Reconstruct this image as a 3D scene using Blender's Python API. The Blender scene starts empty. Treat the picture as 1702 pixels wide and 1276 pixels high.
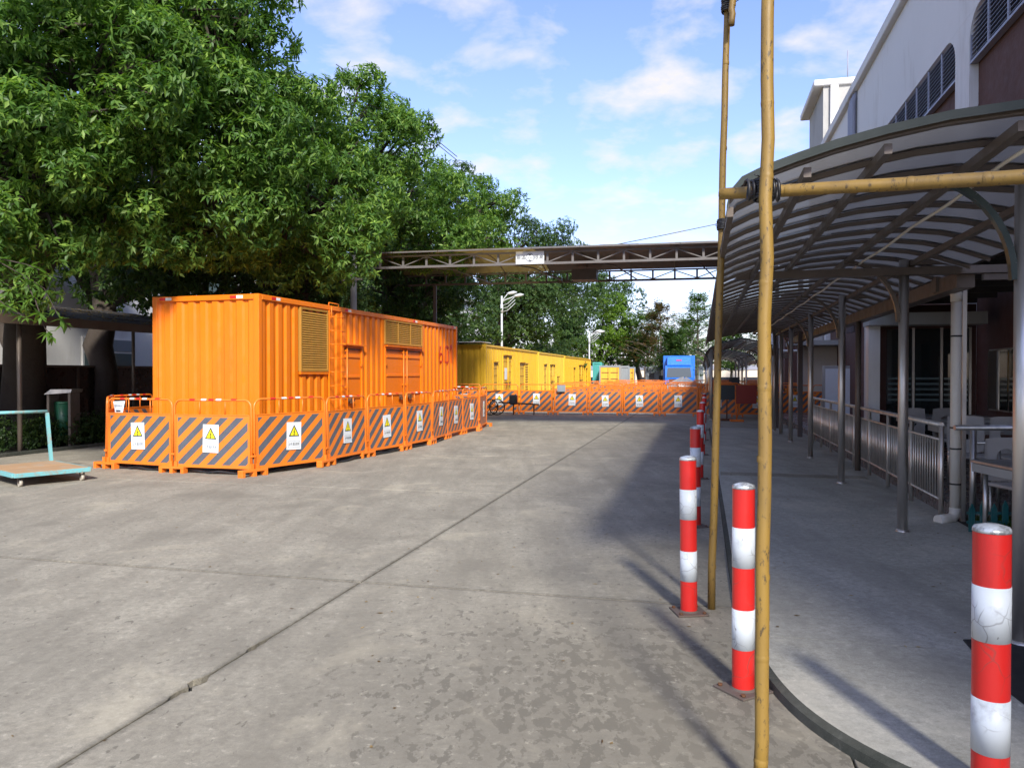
import bpy, math, random
import numpy as np
from math import radians, sin, cos, pi, sqrt, atan2, hypot
from mathutils import Vector, Matrix

random.seed(7)
rng = np.random.default_rng(7)
scene = bpy.context.scene
COL = scene.collection

# ------------------------------------------------------------------ camera, light, exposure
F = 1280.0
CAMH = 1.6
cd = bpy.data.cameras.new('camera'); cam = bpy.data.objects.new('camera', cd); COL.objects.link(cam)
cam.location = (0, 0, CAMH)
cam.rotation_euler = (radians(90 - 0.72), 0, 0)
cd.sensor_width = 36; cd.lens = F / 1702 * 36
cd.clip_start = 0.05; cd.clip_end = 3000
scene.camera = cam

SUN = Vector((0.17 * cos(radians(35)), -0.985 * cos(radians(35)), sin(radians(35)))).normalized()
sd = bpy.data.lights.new('sun', 'SUN'); so = bpy.data.objects.new('sun', sd); COL.objects.link(so)
sd.energy = 2.2; sd.angle = radians(8); sd.color = (1.0, 0.955, 0.88)
so.rotation_euler = SUN.to_track_quat('Z', 'Y').to_euler(); so.location = (10, -30, 40)

wd = bpy.data.worlds.new('World'); scene.world = wd; wd.use_nodes = True
nt = wd.node_tree; N = nt.nodes; L = nt.links
for n in list(N): N.remove(n)
out = N.new('ShaderNodeOutputWorld'); bg = N.new('ShaderNodeBackground'); bg.inputs[1].default_value = 0.15
sky = N.new('ShaderNodeTexSky'); sky.sky_type = 'NISHITA'; sky.sun_disc = False
sky.sun_elevation = radians(35); sky.sun_rotation = atan2(SUN.x, SUN.y); sky.dust_density = 0.6; sky.ozone_density = 2.0
tc = N.new('ShaderNodeTexCoord'); sep = N.new('ShaderNodeSeparateXYZ'); L.new(tc.outputs['Generated'], sep.inputs[0])
add = N.new('ShaderNodeMath'); add.operation = 'ADD'; add.inputs[1].default_value = 0.22; L.new(sep.outputs[2], add.inputs[0])
dx = N.new('ShaderNodeMath'); dx.operation = 'DIVIDE'; L.new(sep.outputs[0], dx.inputs[0]); L.new(add.outputs[0], dx.inputs[1])
dy = N.new('ShaderNodeMath'); dy.operation = 'DIVIDE'; L.new(sep.outputs[1], dy.inputs[0]); L.new(add.outputs[0], dy.inputs[1])
cmb = N.new('ShaderNodeCombineXYZ'); L.new(dx.outputs[0], cmb.inputs[0]); L.new(dy.outputs[0], cmb.inputs[1]); cmb.inputs[2].default_value = 3.7
n1 = N.new('ShaderNodeTexNoise'); n1.inputs['Scale'].default_value = 5.2; n1.inputs['Detail'].default_value = 9; n1.inputs['Roughness'].default_value = 0.55; n1.inputs['Distortion'].default_value = 0.15
L.new(cmb.outputs[0], n1.inputs['Vector'])
cr = N.new('ShaderNodeValToRGB'); cr.color_ramp.elements[0].position = 0.475; cr.color_ramp.elements[1].position = 0.72
cr.color_ramp.elements[0].color = (0, 0, 0, 1); cr.color_ramp.elements[1].color = (1, 1, 1, 1); L.new(n1.outputs['Fac'], cr.inputs[0])
hz = N.new('ShaderNodeMapRange'); hz.inputs['From Min'].default_value = 0.0; hz.inputs['From Max'].default_value = 0.24
hz.inputs['To Min'].default_value = 0.42; hz.inputs['To Max'].default_value = 0.0; L.new(sep.outputs[2], hz.inputs['Value'])
mx = N.new('ShaderNodeMath'); mx.operation = 'MAXIMUM'; L.new(cr.outputs[0], mx.inputs[0]); L.new(hz.outputs[0], mx.inputs[1])
mc = N.new('ShaderNodeMath'); mc.operation = 'MULTIPLY'; mc.inputs[1].default_value = 0.92; L.new(mx.outputs[0], mc.inputs[0])
mixw = N.new('ShaderNodeMix'); mixw.data_type = 'RGBA'; L.new(mc.outputs[0], mixw.inputs[0])
tint = N.new('ShaderNodeMix'); tint.data_type = 'RGBA'; tint.blend_type = 'MULTIPLY'; tint.inputs[0].default_value = 1
L.new(sky.outputs[0], tint.inputs[6]); tint.inputs[7].default_value = (0.55, 0.515, 0.645, 1)
L.new(tint.outputs[2], mixw.inputs[6]); mixw.inputs[7].default_value = (2.15, 2.06, 1.98, 1)
L.new(mixw.outputs[2], bg.inputs[0]); L.new(bg.outputs[0], out.inputs[0])
vs = scene.view_settings; vs.view_transform = 'Standard'; vs.look = 'None'; vs.exposure = 1.65; vs.gamma = 1; vs.use_curve_mapping = False
scene.cycles.max_bounces = 8; scene.cycles.transparent_max_bounces = 16; scene.cycles.use_denoising = True
try: scene.cycles.denoiser = 'OPENIMAGEDENOISE'
except Exception: pass

# ------------------------------------------------------------------ helpers
CU, SU_ = 0.9713, 0.238
ROADZ = -atan2(SU_, CU)
def W(u, v, z=0.0): return Vector((CU * u + SU_ * v, -SU_ * u + CU * v, z))
def PX(px, py, d): return Vector(((px - 851) / F * d, d, CAMH + (622 - py) / F * d))
def G(px, py, z=0.0):
    d = (CAMH - z) * F / (py - 622); return Vector(((px - 851) / F * d, d, z))

class M:
    def __init__(s): s.v = []; s.f = []; s.m = []; s.s = []
    def add(s, vs_, fs, mi=0, sm=False, T=None):
        b = len(s.v)
        for p in vs_:
            p = Vector(p)
            if T is not None: p = T @ p
            s.v.append(p[:])
        for f in fs:
            s.f.append([b + i for i in f]); s.m.append(mi); s.s.append(sm)
        return s
    def box(s, x0, x1, y0, y1, z0, z1, mi=0, T=None, bev=0.0):
        if bev > 0 and min(x1 - x0, y1 - y0, z1 - z0) > 2.5 * bev:
            b = bev; V = []; idx = {}
            for ix, X in enumerate((x0, x1)):
                for iy, Y in enumerate((y0, y1)):
                    for iz, Z in enumerate((z0, z1)):
                        gx = b if ix == 0 else -b; gy = b if iy == 0 else -b; gz = b if iz == 0 else -b
                        idx[ix, iy, iz, 0] = len(V); V.append((X, Y + gy, Z + gz))
                        idx[ix, iy, iz, 1] = len(V); V.append((X + gx, Y, Z + gz))
                        idx[ix, iy, iz, 2] = len(V); V.append((X + gx, Y + gy, Z))
            Fc = []
            c = lambda a, k: idx[a[0], a[1], a[2], k]
            Fc.append([c((0,0,0),0), c((0,0,1),0), c((0,1,1),0), c((0,1,0),0)]); Fc.append([c((1,0,0),0), c((1,1,0),0), c((1,1,1),0), c((1,0,1),0)])
            Fc.append([c((0,0,0),1), c((1,0,0),1), c((1,0,1),1), c((0,0,1),1)]); Fc.append([c((0,1,0),1), c((0,1,1),1), c((1,1,1),1), c((1,1,0),1)])
            Fc.append([c((0,0,0),2), c((0,1,0),2), c((1,1,0),2), c((1,0,0),2)]); Fc.append([c((0,0,1),2), c((1,0,1),2), c((1,1,1),2), c((0,1,1),2)])
            for z in (0, 1):
                for y in (0, 1): Fc.append([c((0,y,z),1), c((1,y,z),1), c((1,y,z),2), c((0,y,z),2)])
                for x in (0, 1): Fc.append([c((x,0,z),0), c((x,1,z),0), c((x,1,z),2), c((x,0,z),2)])
            for x in (0, 1):
                for y in (0, 1): Fc.append([c((x,y,0),0), c((x,y,1),0), c((x,y,1),1), c((x,y,0),1)])
                for y in (0, 1):
                    for z in (0, 1): Fc.append([c((x,y,z),0), c((x,y,z),1), c((x,y,z),2)])
            return s.add(V, Fc, mi, False, T)
        V = [(x0,y0,z0),(x1,y0,z0),(x1,y1,z0),(x0,y1,z0),(x0,y0,z1),(x1,y0,z1),(x1,y1,z1),(x0,y1,z1)]
        return s.add(V, [(0,3,2,1),(4,5,6,7),(0,1,5,4),(1,2,6,5),(2,3,7,6),(3,0,4,7)], mi, False, T)
    def tube(s, pts, r, n=8, mi=0, caps=True, T=None):
        pts = [Vector(p) for p in pts]; rs = r if isinstance(r, (list, tuple)) else [r] * len(pts)
        V = []; Fc = []; pn = None
        for i, p in enumerate(pts):
            t = (pts[min(i + 1, len(pts) - 1)] - pts[max(i - 1, 0)]).normalized()
            if pn is None:
                a = Vector((0, 0, 1)) if abs(t.z) < 0.9 else Vector((1, 0, 0)); pn = t.cross(a).normalized()
            else:
                pn = (pn - t * pn.dot(t)).normalized()
            b = t.cross(pn)
            for k in range(n):
                a = 2 * pi * k / n; V.append(p + (pn * cos(a) + b * sin(a)) * rs[i])
        for i in range(len(pts) - 1):
            for k in range(n):
                k2 = (k + 1) % n; Fc.append((i * n + k, i * n + k2, (i + 1) * n + k2, (i + 1) * n + k))
        s.add(V, Fc, mi, True, T)
        if caps:
            b0 = len(s.v) - len(V)
            s.f.append([b0 + k for k in range(n)][::-1]); s.m.append(mi); s.s.append(False)
            s.f.append([b0 + (len(pts) - 1) * n + k for k in range(n)]); s.m.append(mi); s.s.append(False)
        return s
    def bar(s, p0, p1, w, h, mi=0, up=(0, 0, 1), T=None):
        p0 = Vector(p0); p1 = Vector(p1); t = (p1 - p0).normalized(); up = Vector(up)
        if abs(t.dot(up)) > 0.95: up = Vector((1, 0, 0))
        a = t.cross(up).normalized(); b = a.cross(t).normalized(); V = []
        for p in (p0, p1):
            for sa, sb in ((-1, -1), (1, -1), (1, 1), (-1, 1)): V.append(p + a * sa * w / 2 + b * sb * h / 2)
        return s.add(V, [(0,1,2,3)[::-1],(4,5,6,7),(0,1,5,4),(1,2,6,5),(2,3,7,6),(3,0,4,7)], mi, False, T)
    def prism(s, poly, fn, t, mi=0, T=None):
        n = len(poly); V = [fn(a, b, 0) for a, b in poly] + [fn(a, b, t) for a, b in poly]
        Fc = [list(range(n))[::-1], [n + i for i in range(n)]] + [(i, (i + 1) % n, n + (i + 1) % n, n + i) for i in range(n)]
        return s.add(V, Fc, mi, False, T)
    def strip(s, A, B, mi=0, sm=False):
        n = len(A); V = [Vector(a) for a in A] + [Vector(b) for b in B]
        return s.add(V, [(i, i + 1, n + i + 1, n + i) for i in range(n - 1)], mi, sm)
    def mesh(s, name, mats):
        me = bpy.data.meshes.new(name); me.from_pydata(s.v, [], s.f); me.update()
        if not isinstance(mats, (list, tuple)): mats = [mats]
        for m in mats: me.materials.append(m)
        me.polygons.foreach_set('material_index', s.m); me.polygons.foreach_set('use_smooth', s.s)
        return me
    def build(s, name, mats, parent=None, **kw): return link(name, s.mesh(name, mats), parent, **kw)

def link(name, data, parent=None, loc=None, rz=None, label=None, cat=None, group=None, kind=None):
    o = bpy.data.objects.new(name, data); COL.objects.link(o)
    if parent is not None: o.parent = parent
    if loc is not None: o.location = loc
    if rz is not None: o.rotation_euler = (0, 0, rz)
    tag(o, label, cat, group, kind); return o
def tag(o, label=None, cat=None, group=None, kind=None):
    if label: o['label'] = label
    if cat: o['category'] = cat
    if group: o['group'] = group
    if kind: o['kind'] = kind
    return o
def thing(name, label, cat, loc=(0, 0, 0), rz=0.0, group=None): return link(name, None, None, loc, rz, label, cat, group)
def kids(o): return [c for c in COL.objects if c.parent == o]
KID = {}
def dup(root, loc=None, rz=None, label=None, group=None):
    if root.name not in KID:
        tree = {}
        for c in COL.objects:
            if c.parent: tree.setdefault(c.parent.name, []).append(c)
        KID[root.name] = tree
    tree = KID[root.name]
    def cp(o, par):
        c = o.copy(); COL.objects.link(c)
        if par is not None: c.parent = par
        for ch in tree.get(o.name, []): cp(ch, c)
        return c
    r = cp(root, None)
    if loc is not None: r.location = loc
    if rz is not None: r.rotation_euler = (0, 0, rz)
    if label: r['label'] = label
    if group: r['group'] = group
    return r

# ------------------------------------------------------------------ materials
def newmat(name):
    m = bpy.data.materials.new(name); m.use_nodes = True; t = m.node_tree
    for n in list(t.nodes): t.nodes.remove(n)
    o = t.nodes.new('ShaderNodeOutputMaterial'); p = t.nodes.new('ShaderNodeBsdfPrincipled'); t.links.new(p.outputs[0], o.inputs[0])
    return m, t, p, o
def ramp(t, src, stops):
    r = t.nodes.new('ShaderNodeValToRGB'); e = r.color_ramp.elements
    while len(e) < len(stops): e.new(0.5)
    for el, (p, c) in zip(e, stops):
        el.position = p; el.color = (*c, 1) if len(c) == 3 else c
    t.links.new(src, r.inputs[0]); return r.outputs[0]
def noise(t, vec, scale, detail=6, rough=0.55, dist=0.0, stretch=None):
    if stretch is not None:
        mp = t.nodes.new('ShaderNodeMapping'); mp.inputs['Scale'].default_value = stretch; t.links.new(vec, mp.inputs[0]); vec = mp.outputs[0]
    n = t.nodes.new('ShaderNodeTexNoise'); n.inputs['Scale'].default_value = scale; n.inputs['Detail'].default_value = detail
    n.inputs['Roughness'].default_value = rough; n.inputs['Distortion'].default_value = dist; t.links.new(vec, n.inputs['Vector']); return n.outputs['Fac']
def mixc(t, fac, a, b, mode='MIX'):
    m = t.nodes.new('ShaderNodeMix'); m.data_type = 'RGBA'; m.blend_type = mode
    for i, x in ((0, fac), (6, a), (7, b)):
        if isinstance(x, (int, float)): m.inputs[i].default_value = x
        elif isinstance(x, tuple): m.inputs[i].default_value = (*x, 1)
        else: t.links.new(x, m.inputs[i])
    return m.outputs[2]
def mth(t, op, a, b=None, clamp=False):
    m = t.nodes.new('ShaderNodeMath'); m.operation = op; m.use_clamp = clamp
    for i, x in ((0, a), (1, b)):
        if x is None: continue
        if isinstance(x, (int, float)): m.inputs[i].default_value = x
        else: t.links.new(x, m.inputs[i])
    return m.outputs[0]
def pos(t): return t.nodes.new('ShaderNodeNewGeometry').outputs['Position']
def bump(t, p, h, strength=0.3, dist=0.01):
    b = t.nodes.new('ShaderNodeBump'); b.inputs['Strength'].default_value = strength; b.inputs['Distance'].default_value = dist
    t.links.new(h, b.inputs['Height']); t.links.new(b.outputs[0], p.inputs['Normal'])
def paint(name, col, dirt=None, amt=0.35, rough=0.45, metal=0.0, scale=1.5, streak=True, bmp=0.05, spots=0.0, coat=0.0, lo=0.52, hi=0.75):
    m, t, p, o = newmat(name); P = pos(t)
    dirt = dirt or tuple(c * 0.45 + 0.02 for c in col)
    a = noise(t, P, scale, 8, 0.65, 0, (1, 1, 0.22) if streak else None)
    f = ramp(t, a, [(lo, (0, 0, 0)), (hi, (amt,) * 3)])
    c = mixc(t, f, col, dirt)
    b = noise(t, P, scale * 0.45, 3)
    c = mixc(t, ramp(t, b, [(0.3, (0.12,) * 3), (0.7, (0,) * 3)]), c, tuple(x * 0.7 for x in col))
    if spots > 0:
        s_ = noise(t, P, 9, 5, 0.7); c = mixc(t, ramp(t, s_, [(0.66, (0, 0, 0)), (0.70, (spots,) * 3)]), c, dirt)
    t.links.new(c, p.inputs['Base Color'])
    r = noise(t, P, 6, 4); t.links.new(ramp(t, r, [(0.3, (max(rough - 0.1, 0.05),) * 3), (0.7, (min(rough + 0.12, 1),) * 3)]), p.inputs['Roughness'])
    p.inputs['Metallic'].default_value = metal
    if coat: p.inputs['Coat Weight'].default_value = coat; p.inputs['Coat Roughness'].default_value = 0.15
    if bmp: bump(t, p, noise(t, P, 14, 6), bmp, 0.01)
    return m
def concrete(name, base, dark, light, wet_and_shade=False, scale=1.0, bmp=0.25):
    m, t, p, o = newmat(name); P = pos(t)
    big = noise(t, P, 0.35 * scale, 5, 0.6); mid = noise(t, P, 2.2 * scale, 9, 0.68, 0.4, (1.0, 0.55, 1)); fine = noise(t, P, 38, 7, 0.75)
    grit = noise(t, P, 160, 3, 0.8)
    c = mixc(t, ramp(t, big, [(0.35, (0, 0, 0)), (0.68, (1, 1, 1))]), dark, base)
    c = mixc(t, ramp(t, mid, [(0.42, (0, 0, 0)), (0.72, (0.8,) * 3)]), c, light)
    dk = noise(t, P, 5.5 * scale, 10, 0.75, 0.8); c = mixc(t, ramp(t, dk, [(0.30, (0.5,) * 3), (0.47, (0, 0, 0))]), c, dark)
    c = mixc(t, ramp(t, fine, [(0.40, (0.55,) * 3), (0.6, (0, 0, 0))]), c, tuple(x * 0.62 for x in base))
    c = mixc(t, ramp(t, grit, [(0.56, (0, 0, 0)), (0.72, (0.45,) * 3)]), c, tuple(min(1, x * 1.5) for x in light))
    c = mixc(t, ramp(t, grit, [(0.28, (0.6,) * 3), (0.42, (0, 0, 0))]), c, tuple(x * 0.4 for x in base))
    v = t.nodes.new('ShaderNodeTexVoronoi'); v.inputs['Scale'].default_value = 1.7; t.links.new(P, v.inputs['Vector'])
    c = mixc(t, ramp(t, v.outputs['Distance'], [(0.015, (0.6,) * 3), (0.035, (0, 0, 0))]), c, tuple(x * 0.25 for x in base))
    oi = t.nodes.new('ShaderNodeObjectInfo'); c = mixc(t, mth(t, 'MULTIPLY', oi.outputs['Random'], 0.22), c, tuple(x * 0.55 for x in base))
    rgh = 0.86
    if wet_and_shade:
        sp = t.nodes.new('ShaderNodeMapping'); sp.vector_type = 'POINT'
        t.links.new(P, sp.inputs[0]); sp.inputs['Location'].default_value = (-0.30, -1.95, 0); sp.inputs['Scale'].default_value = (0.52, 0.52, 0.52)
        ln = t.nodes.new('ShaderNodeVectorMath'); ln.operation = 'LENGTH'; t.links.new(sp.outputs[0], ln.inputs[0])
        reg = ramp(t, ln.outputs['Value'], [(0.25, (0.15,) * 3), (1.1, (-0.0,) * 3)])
        c = mixc(t, ramp(t, ln.outputs['Value'], [(0.3, (0.62,) * 3), (1.6, (0,) * 3)]), c, tuple(x * 0.5 for x in base)); w = noise(t, P, 12, 6, 0.6, 0.25, (1.3, 0.75, 1)); w2 = noise(t, P, 1.3, 2)  # first mix paints broad foreground shade into the concrete; noise shapes damp flecks
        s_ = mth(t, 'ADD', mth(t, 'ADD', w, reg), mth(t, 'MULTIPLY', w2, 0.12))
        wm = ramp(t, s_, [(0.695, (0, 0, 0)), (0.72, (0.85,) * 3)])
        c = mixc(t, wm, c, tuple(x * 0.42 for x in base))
    md = noise(t, P, 17, 6, 0.7, 0.3); c = mixc(t, ramp(t, md, [(0.36, (0.5,) * 3), (0.5, (0, 0, 0))]), c, tuple(x * 0.5 for x in base))
    c = mixc(t, ramp(t, md, [(0.58, (0, 0, 0)), (0.72, (0.45,) * 3)]), c, tuple(min(1, x * 1.35) for x in light))
    tr_ = noise(t, P, 1.0, 6, 0.6, 0.2, (2.6, 0.22, 1)); c = mixc(t, ramp(t, tr_, [(0.40, (0.38,) * 3), (0.52, (0, 0, 0))]), c, tuple(x * 0.55 for x in base))
    bl = noise(t, P, 0.9, 7, 0.65, 0.6); c = mixc(t, ramp(t, bl, [(0.34, (0.5,) * 3), (0.46, (0, 0, 0))]), c, tuple(x * 0.5 for x in base))
    c = mixc(t, ramp(t, bl, [(0.56, (0, 0, 0)), (0.68, (0.4,) * 3)]), c, (light[0] * 1.05, light[1] * 1.02, light[2] * 0.95))
    if wet_and_shade:   # grime along the joints, in slab coordinates
        tcn = t.nodes.new('ShaderNodeTexCoord'); sp_ = t.nodes.new('ShaderNodeSeparateXYZ'); t.links.new(tcn.outputs['Object'], sp_.inputs[0])
        ds = [mth(t, 'ABSOLUTE', mth(t, 'ADD', sp_.outputs[i], q)) for i, q in ((0, 2.54), (1, -5.47))]
        dm = ds[0]
        for q in ds[1:]: dm = mth(t, 'MINIMUM', dm, q)
        dm = mth(t, 'ADD', dm, mth(t, 'MULTIPLY', mth(t, 'SUBTRACT', noise(t, P, 20, 5, 0.7), 0.5), 0.09))
        c = mixc(t, ramp(t, dm, [(0.0, (0.75,) * 3), (0.045, (0, 0, 0))]), c, tuple(x * 0.3 for x in base))
    t.links.new(c, p.inputs['Base Color']); p.inputs['Roughness'].default_value = rgh; p.inputs['Specular IOR Level'].default_value = 0.3
    hsum = mth(t, 'ADD', mth(t, 'MULTIPLY', fine, 0.6), mth(t, 'MULTIPLY', grit, 0.4)); bump(t, p, hsum, bmp, 0.012)
    return m
def steel(name, col=(0.55, 0.54, 0.52), rough=0.28, metal=0.95):
    m, t, p, o = newmat(name); P = pos(t)
    a = noise(t, P, 7, 6, 0.6, 0, (1, 1, 0.25))
    t.links.new(mixc(t, ramp(t, a, [(0.45, (0, 0, 0)), (0.75, (0.6,) * 3)]), col, tuple(x * 0.45 for x in col)), p.inputs['Base Color'])
    t.links.new(ramp(t, a, [(0.3, (rough,) * 3), (0.7, (rough + 0.22,) * 3)]), p.inputs['Roughness']); p.inputs['Metallic'].default_value = metal
    return m
def glassy(name, col, rough=0.06):
    m, t, p, o = newmat(name); p.inputs['Base Color'].default_value = (*col, 1); p.inputs['Roughness'].default_value = rough
    p.inputs['IOR'].default_value = 1.6; return m
def foliage(name, a, b, c, trans=0.42, rough=0.5):
    m, t, p, o = newmat(name); g = t.nodes.new('ShaderNodeNewGeometry')
    col = ramp(t, g.outputs['Random Per Island'], [(0.0, a), (0.55, b), (0.93, c), (1.0, tuple(min(1, x * 1.5) for x in c))])
    big = noise(t, g.outputs['Position'], 0.55, 3); col = mixc(t, ramp(t, big, [(0.38, (0.5,) * 3), (0.62, (0, 0, 0))]), col, a)
    t.links.new(col, p.inputs['Base Color']); p.inputs['Roughness'].default_value = rough; p.inputs['Specular IOR Level'].default_value = 0.3
    tr = t.nodes.new('ShaderNodeBsdfTranslucent'); t.links.new(mixc(t, 1.0, col, (1.5, 1.6, 0.7), 'MULTIPLY'), tr.inputs[0])
    ms = t.nodes.new('ShaderNodeMixShader'); ms.inputs[0].default_value = trans
    t.links.new(p.outputs[0], ms.inputs[1]); t.links.new(tr.outputs[0], ms.inputs[2]); t.links.new(ms.outputs[0], o.inputs[0]); return m

MT = {}
MT['road'] = concrete('road_concrete', (0.335, 0.306, 0.240), (0.215, 0.199, 0.158), (0.445, 0.412, 0.325), wet_and_shade=True)
MT['walk'] = concrete('walkway_concrete', (0.48, 0.465, 0.395), (0.32, 0.312, 0.262), (0.58, 0.562, 0.48), bmp=0.15)
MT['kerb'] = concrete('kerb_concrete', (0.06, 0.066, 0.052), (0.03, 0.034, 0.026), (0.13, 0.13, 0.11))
MT['apron'] = concrete('sandy_paving', (0.34, 0.29, 0.22), (0.25, 0.21, 0.16), (0.42, 0.37, 0.29))
MT['soil'] = concrete('joint_dirt', (0.035, 0.032, 0.026), (0.02, 0.028, 0.024), (0.1, 0.09, 0.07))
MT['orange'] = paint('orange_container_paint', (0.78, 0.185, 0.004), (0.42, 0.09, 0.005), 0.45, 0.42, spots=0.0)
MT['orange_bar'] = paint('orange_barrier_paint', (0.76, 0.19, 0.018), (0.30, 0.08, 0.02), 0.4, 0.42, spots=0.2)
MT['yellow'] = paint('yellow_container_paint', (0.72, 0.42, 0.02), (0.22, 0.11, 0.015), 0.45, 0.5, scale=3, spots=0.5)
MT['yellow2'] = paint('mustard_container_paint', (0.78, 0.48, 0.04), (0.25, 0.13, 0.02), 0.45, 0.5, scale=2.4, spots=0.45)
MT['louvre'] = paint('ochre_mesh_louvre', (0.38, 0.19, 0.025), (0.2, 0.10, 0.02), 0.3, 0.6)
MT['louvre_dark'] = paint('louvre_gap', (0.22, 0.10, 0.012), None, 0.3, 0.7)
MT['rust'] = paint('rusty_dark', (0.12, 0.05, 0.02), None, 0.4, 0.8)
MT['red'] = paint('red_reflective', (0.62, 0.018, 0.014), (0.22, 0.02, 0.02), 0.6, 0.4, scale=6, coat=0.2, spots=0.35)
MT['white_tape'] = paint('grey_white_reflective', (0.60, 0.65, 0.68), (0.22, 0.22, 0.22), 0.55, 0.4, scale=7, streak=False, lo=0.56, hi=0.7, spots=0.25)
MT['white_paint'] = paint('white_paint', (0.75, 0.74, 0.70), (0.35, 0.32, 0.27), 0.35, 0.6)
MT['red_paint'] = paint('red_marker', (0.62, 0.03, 0.01), None, 0.1, 0.5)
MT['silver'] = paint('crumpled_cap_foil', (0.62, 0.66, 0.68), (0.1, 0.1, 0.1), 0.7, 0.35, 0.4, scale=16, streak=False, bmp=0.9, lo=0.5, hi=0.6)
MT['plate'] = paint('rusty_base_plate', (0.11, 0.085, 0.07), (0.2, 0.07, 0.03), 0.6, 0.75, scale=9)
MT['black'] = paint('black_rubber', (0.018, 0.018, 0.02), (0.06, 0.055, 0.05), 0.4, 0.5)
MT['ink'] = paint('black_ink', (0.015, 0.015, 0.015), None, 0.1, 0.5, bmp=0)
MT['grey_ink'] = paint('grey_print', (0.18, 0.19, 0.22), None, 0.1, 0.5, bmp=0)
MT['sign_yellow'] = paint('sign_yellow', (0.85, 0.72, 0.02), None, 0.1, 0.45, bmp=0)
MT['sign_white'] = paint('sign_plate_white', (0.68, 0.72, 0.74), (0.4, 0.38, 0.33), 0.25, 0.45, scale=6)
MT['turq'] = paint('turquoise_paint', (0.16, 0.42, 0.43), (0.30, 0.22, 0.15), 0.7, 0.6, scale=9, streak=False, spots=0.8, lo=0.48, hi=0.62)
MT['ply'] = paint('worn_plywood', (0.40, 0.25, 0.13), (0.34, 0.33, 0.27), 0.9, 0.75, scale=3, streak=False)
MT['caster'] = paint('dirty_caster', (0.42, 0.38, 0.31), (0.1, 0.09, 0.08), 0.6, 0.6, scale=12)
MT['steel'] = steel('stainless_steel')
MT['steel_post'] = steel('dull_steel_post', (0.62, 0.59, 0.54), 0.30, 0.9)
MT['steel_rail'] = steel('railing_steel', (0.72, 0.68, 0.61), 0.30, 0.85)
MT['frame_green'] = paint('dark_green_frame', (0.035, 0.055, 0.05), (0.10, 0.085, 0.06), 0.5, 0.4, 0.3)
MT['frame_brown'] = paint('brown_steel_frame', (0.15, 0.12, 0.095), (0.06, 0.045, 0.035), 0.5, 0.45, 0.2)
MT['flash'] = paint('rim_flashing', (0.045, 0.055, 0.05), (0.02, 0.02, 0.02), 0.5, 0.8, 0.0)
MT['gantry'] = paint('gantry_steel', (0.13, 0.12, 0.115), (0.07, 0.05, 0.04), 0.6, 0.55, 0.2, scale=4)
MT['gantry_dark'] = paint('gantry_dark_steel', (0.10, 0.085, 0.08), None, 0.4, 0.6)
MT['gantry_roof'] = paint('old_sheet_roof', (0.09, 0.085, 0.08), (0.045, 0.035, 0.03), 0.7, 0.6, scale=0.9, streak=False)
MT['white_wall'] = paint('white_render_wall', (0.66, 0.655, 0.63), (0.34, 0.31, 0.25), 0.6, 0.85, scale=0.9, coat=0)
MT['grey_white'] = paint('stained_grey_wall', (0.36, 0.355, 0.33), (0.13, 0.12, 0.10), 0.7, 0.9, scale=1.6)
MT['brown_wall'] = paint('brown_granular_render', (0.105, 0.052, 0.040), (0.06, 0.03, 0.024), 0.5, 0.9, scale=1.3, bmp=0.4)
MT['slat'] = paint('grey_louvre_slat', (0.26, 0.27, 0.33), None, 0.3, 0.5)
MT['dark_void'] = paint('dark_backing', (0.02, 0.02, 0.025), None, 0.2, 0.9)
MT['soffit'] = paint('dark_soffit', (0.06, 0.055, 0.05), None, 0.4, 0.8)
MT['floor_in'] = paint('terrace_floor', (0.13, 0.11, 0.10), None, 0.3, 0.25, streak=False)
MT['mirror_glass'] = glassy('reflecting_case_glass', (0.75, 0.70, 0.62), 0.04); MT['mirror_glass'].node_tree.nodes['Principled BSDF'].inputs['Metallic'].default_value = 1.0
MT['windshield'] = glassy('sky_lit_windshield', (0.05, 0.07, 0.09), 0.4)  # even dark glass colour, fairly rough
MT['glass'] = glassy('dark_window_glass', (0.015, 0.02, 0.02), 0.03)
MT['glass_pale'] = glassy('pale_window_glass', (0.10, 0.14, 0.14), 0.15)
MT['pvc'] = paint('cream_pvc_pipe', (0.70, 0.66, 0.56), (0.3, 0.24, 0.17), 0.45, 0.4, scale=3)
MT['lamp'] = paint('white_lamp_enamel', (0.48, 0.50, 0.50), (0.3, 0.3, 0.3), 0.2, 0.4)
MT['concrete_pole'] = paint('pole_concrete', (0.38, 0.36, 0.33), None, 0.4, 0.9)
MT['roof_tile'] = paint('dark_leafy_roof', (0.055, 0.052, 0.05), (0.3, 0.2, 0.1), 0.55, 0.75, scale=5, streak=False, lo=0.56, hi=0.64)
MT['wall_black'] = paint('black_gloss_wall', (0.022, 0.018, 0.016), (0.05, 0.04, 0.035), 0.4, 0.3)
MT['blue'] = paint('blue_truck_paint', (0.02, 0.16, 0.62), (0.02, 0.07, 0.25), 0.3, 0.35, coat=0.3)
MT['teal'] = paint('teal_container', (0.05, 0.33, 0.30), None, 0.4, 0.5)
MT['grey'] = paint('grey_container', (0.22, 0.25, 0.27), None, 0.4, 0.5)
MT['amber'] = paint('amber_container', (0.80, 0.40, 0.03), (0.35, 0.15, 0.02), 0.4, 0.5, scale=3)
MT['plastic'] = paint('crumpled_plastic_wrap', (0.30, 0.29, 0.28), (0.55, 0.52, 0.5), 0.7, 0.25, scale=8, streak=False, bmp=0.8)
MT['beige'] = paint('beige_wall', (0.66, 0.58, 0.46), None, 0.3, 0.9)
MT['bark'] = paint('tree_bark', (0.055, 0.042, 0.032), (0.03, 0.022, 0.016), 0.6, 0.95, scale=5, bmp=0.9)
MT['bark_lt'] = paint('grey_bark', (0.16, 0.13, 0.10), None, 0.5, 0.95, scale=5, bmp=0.6)
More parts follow.
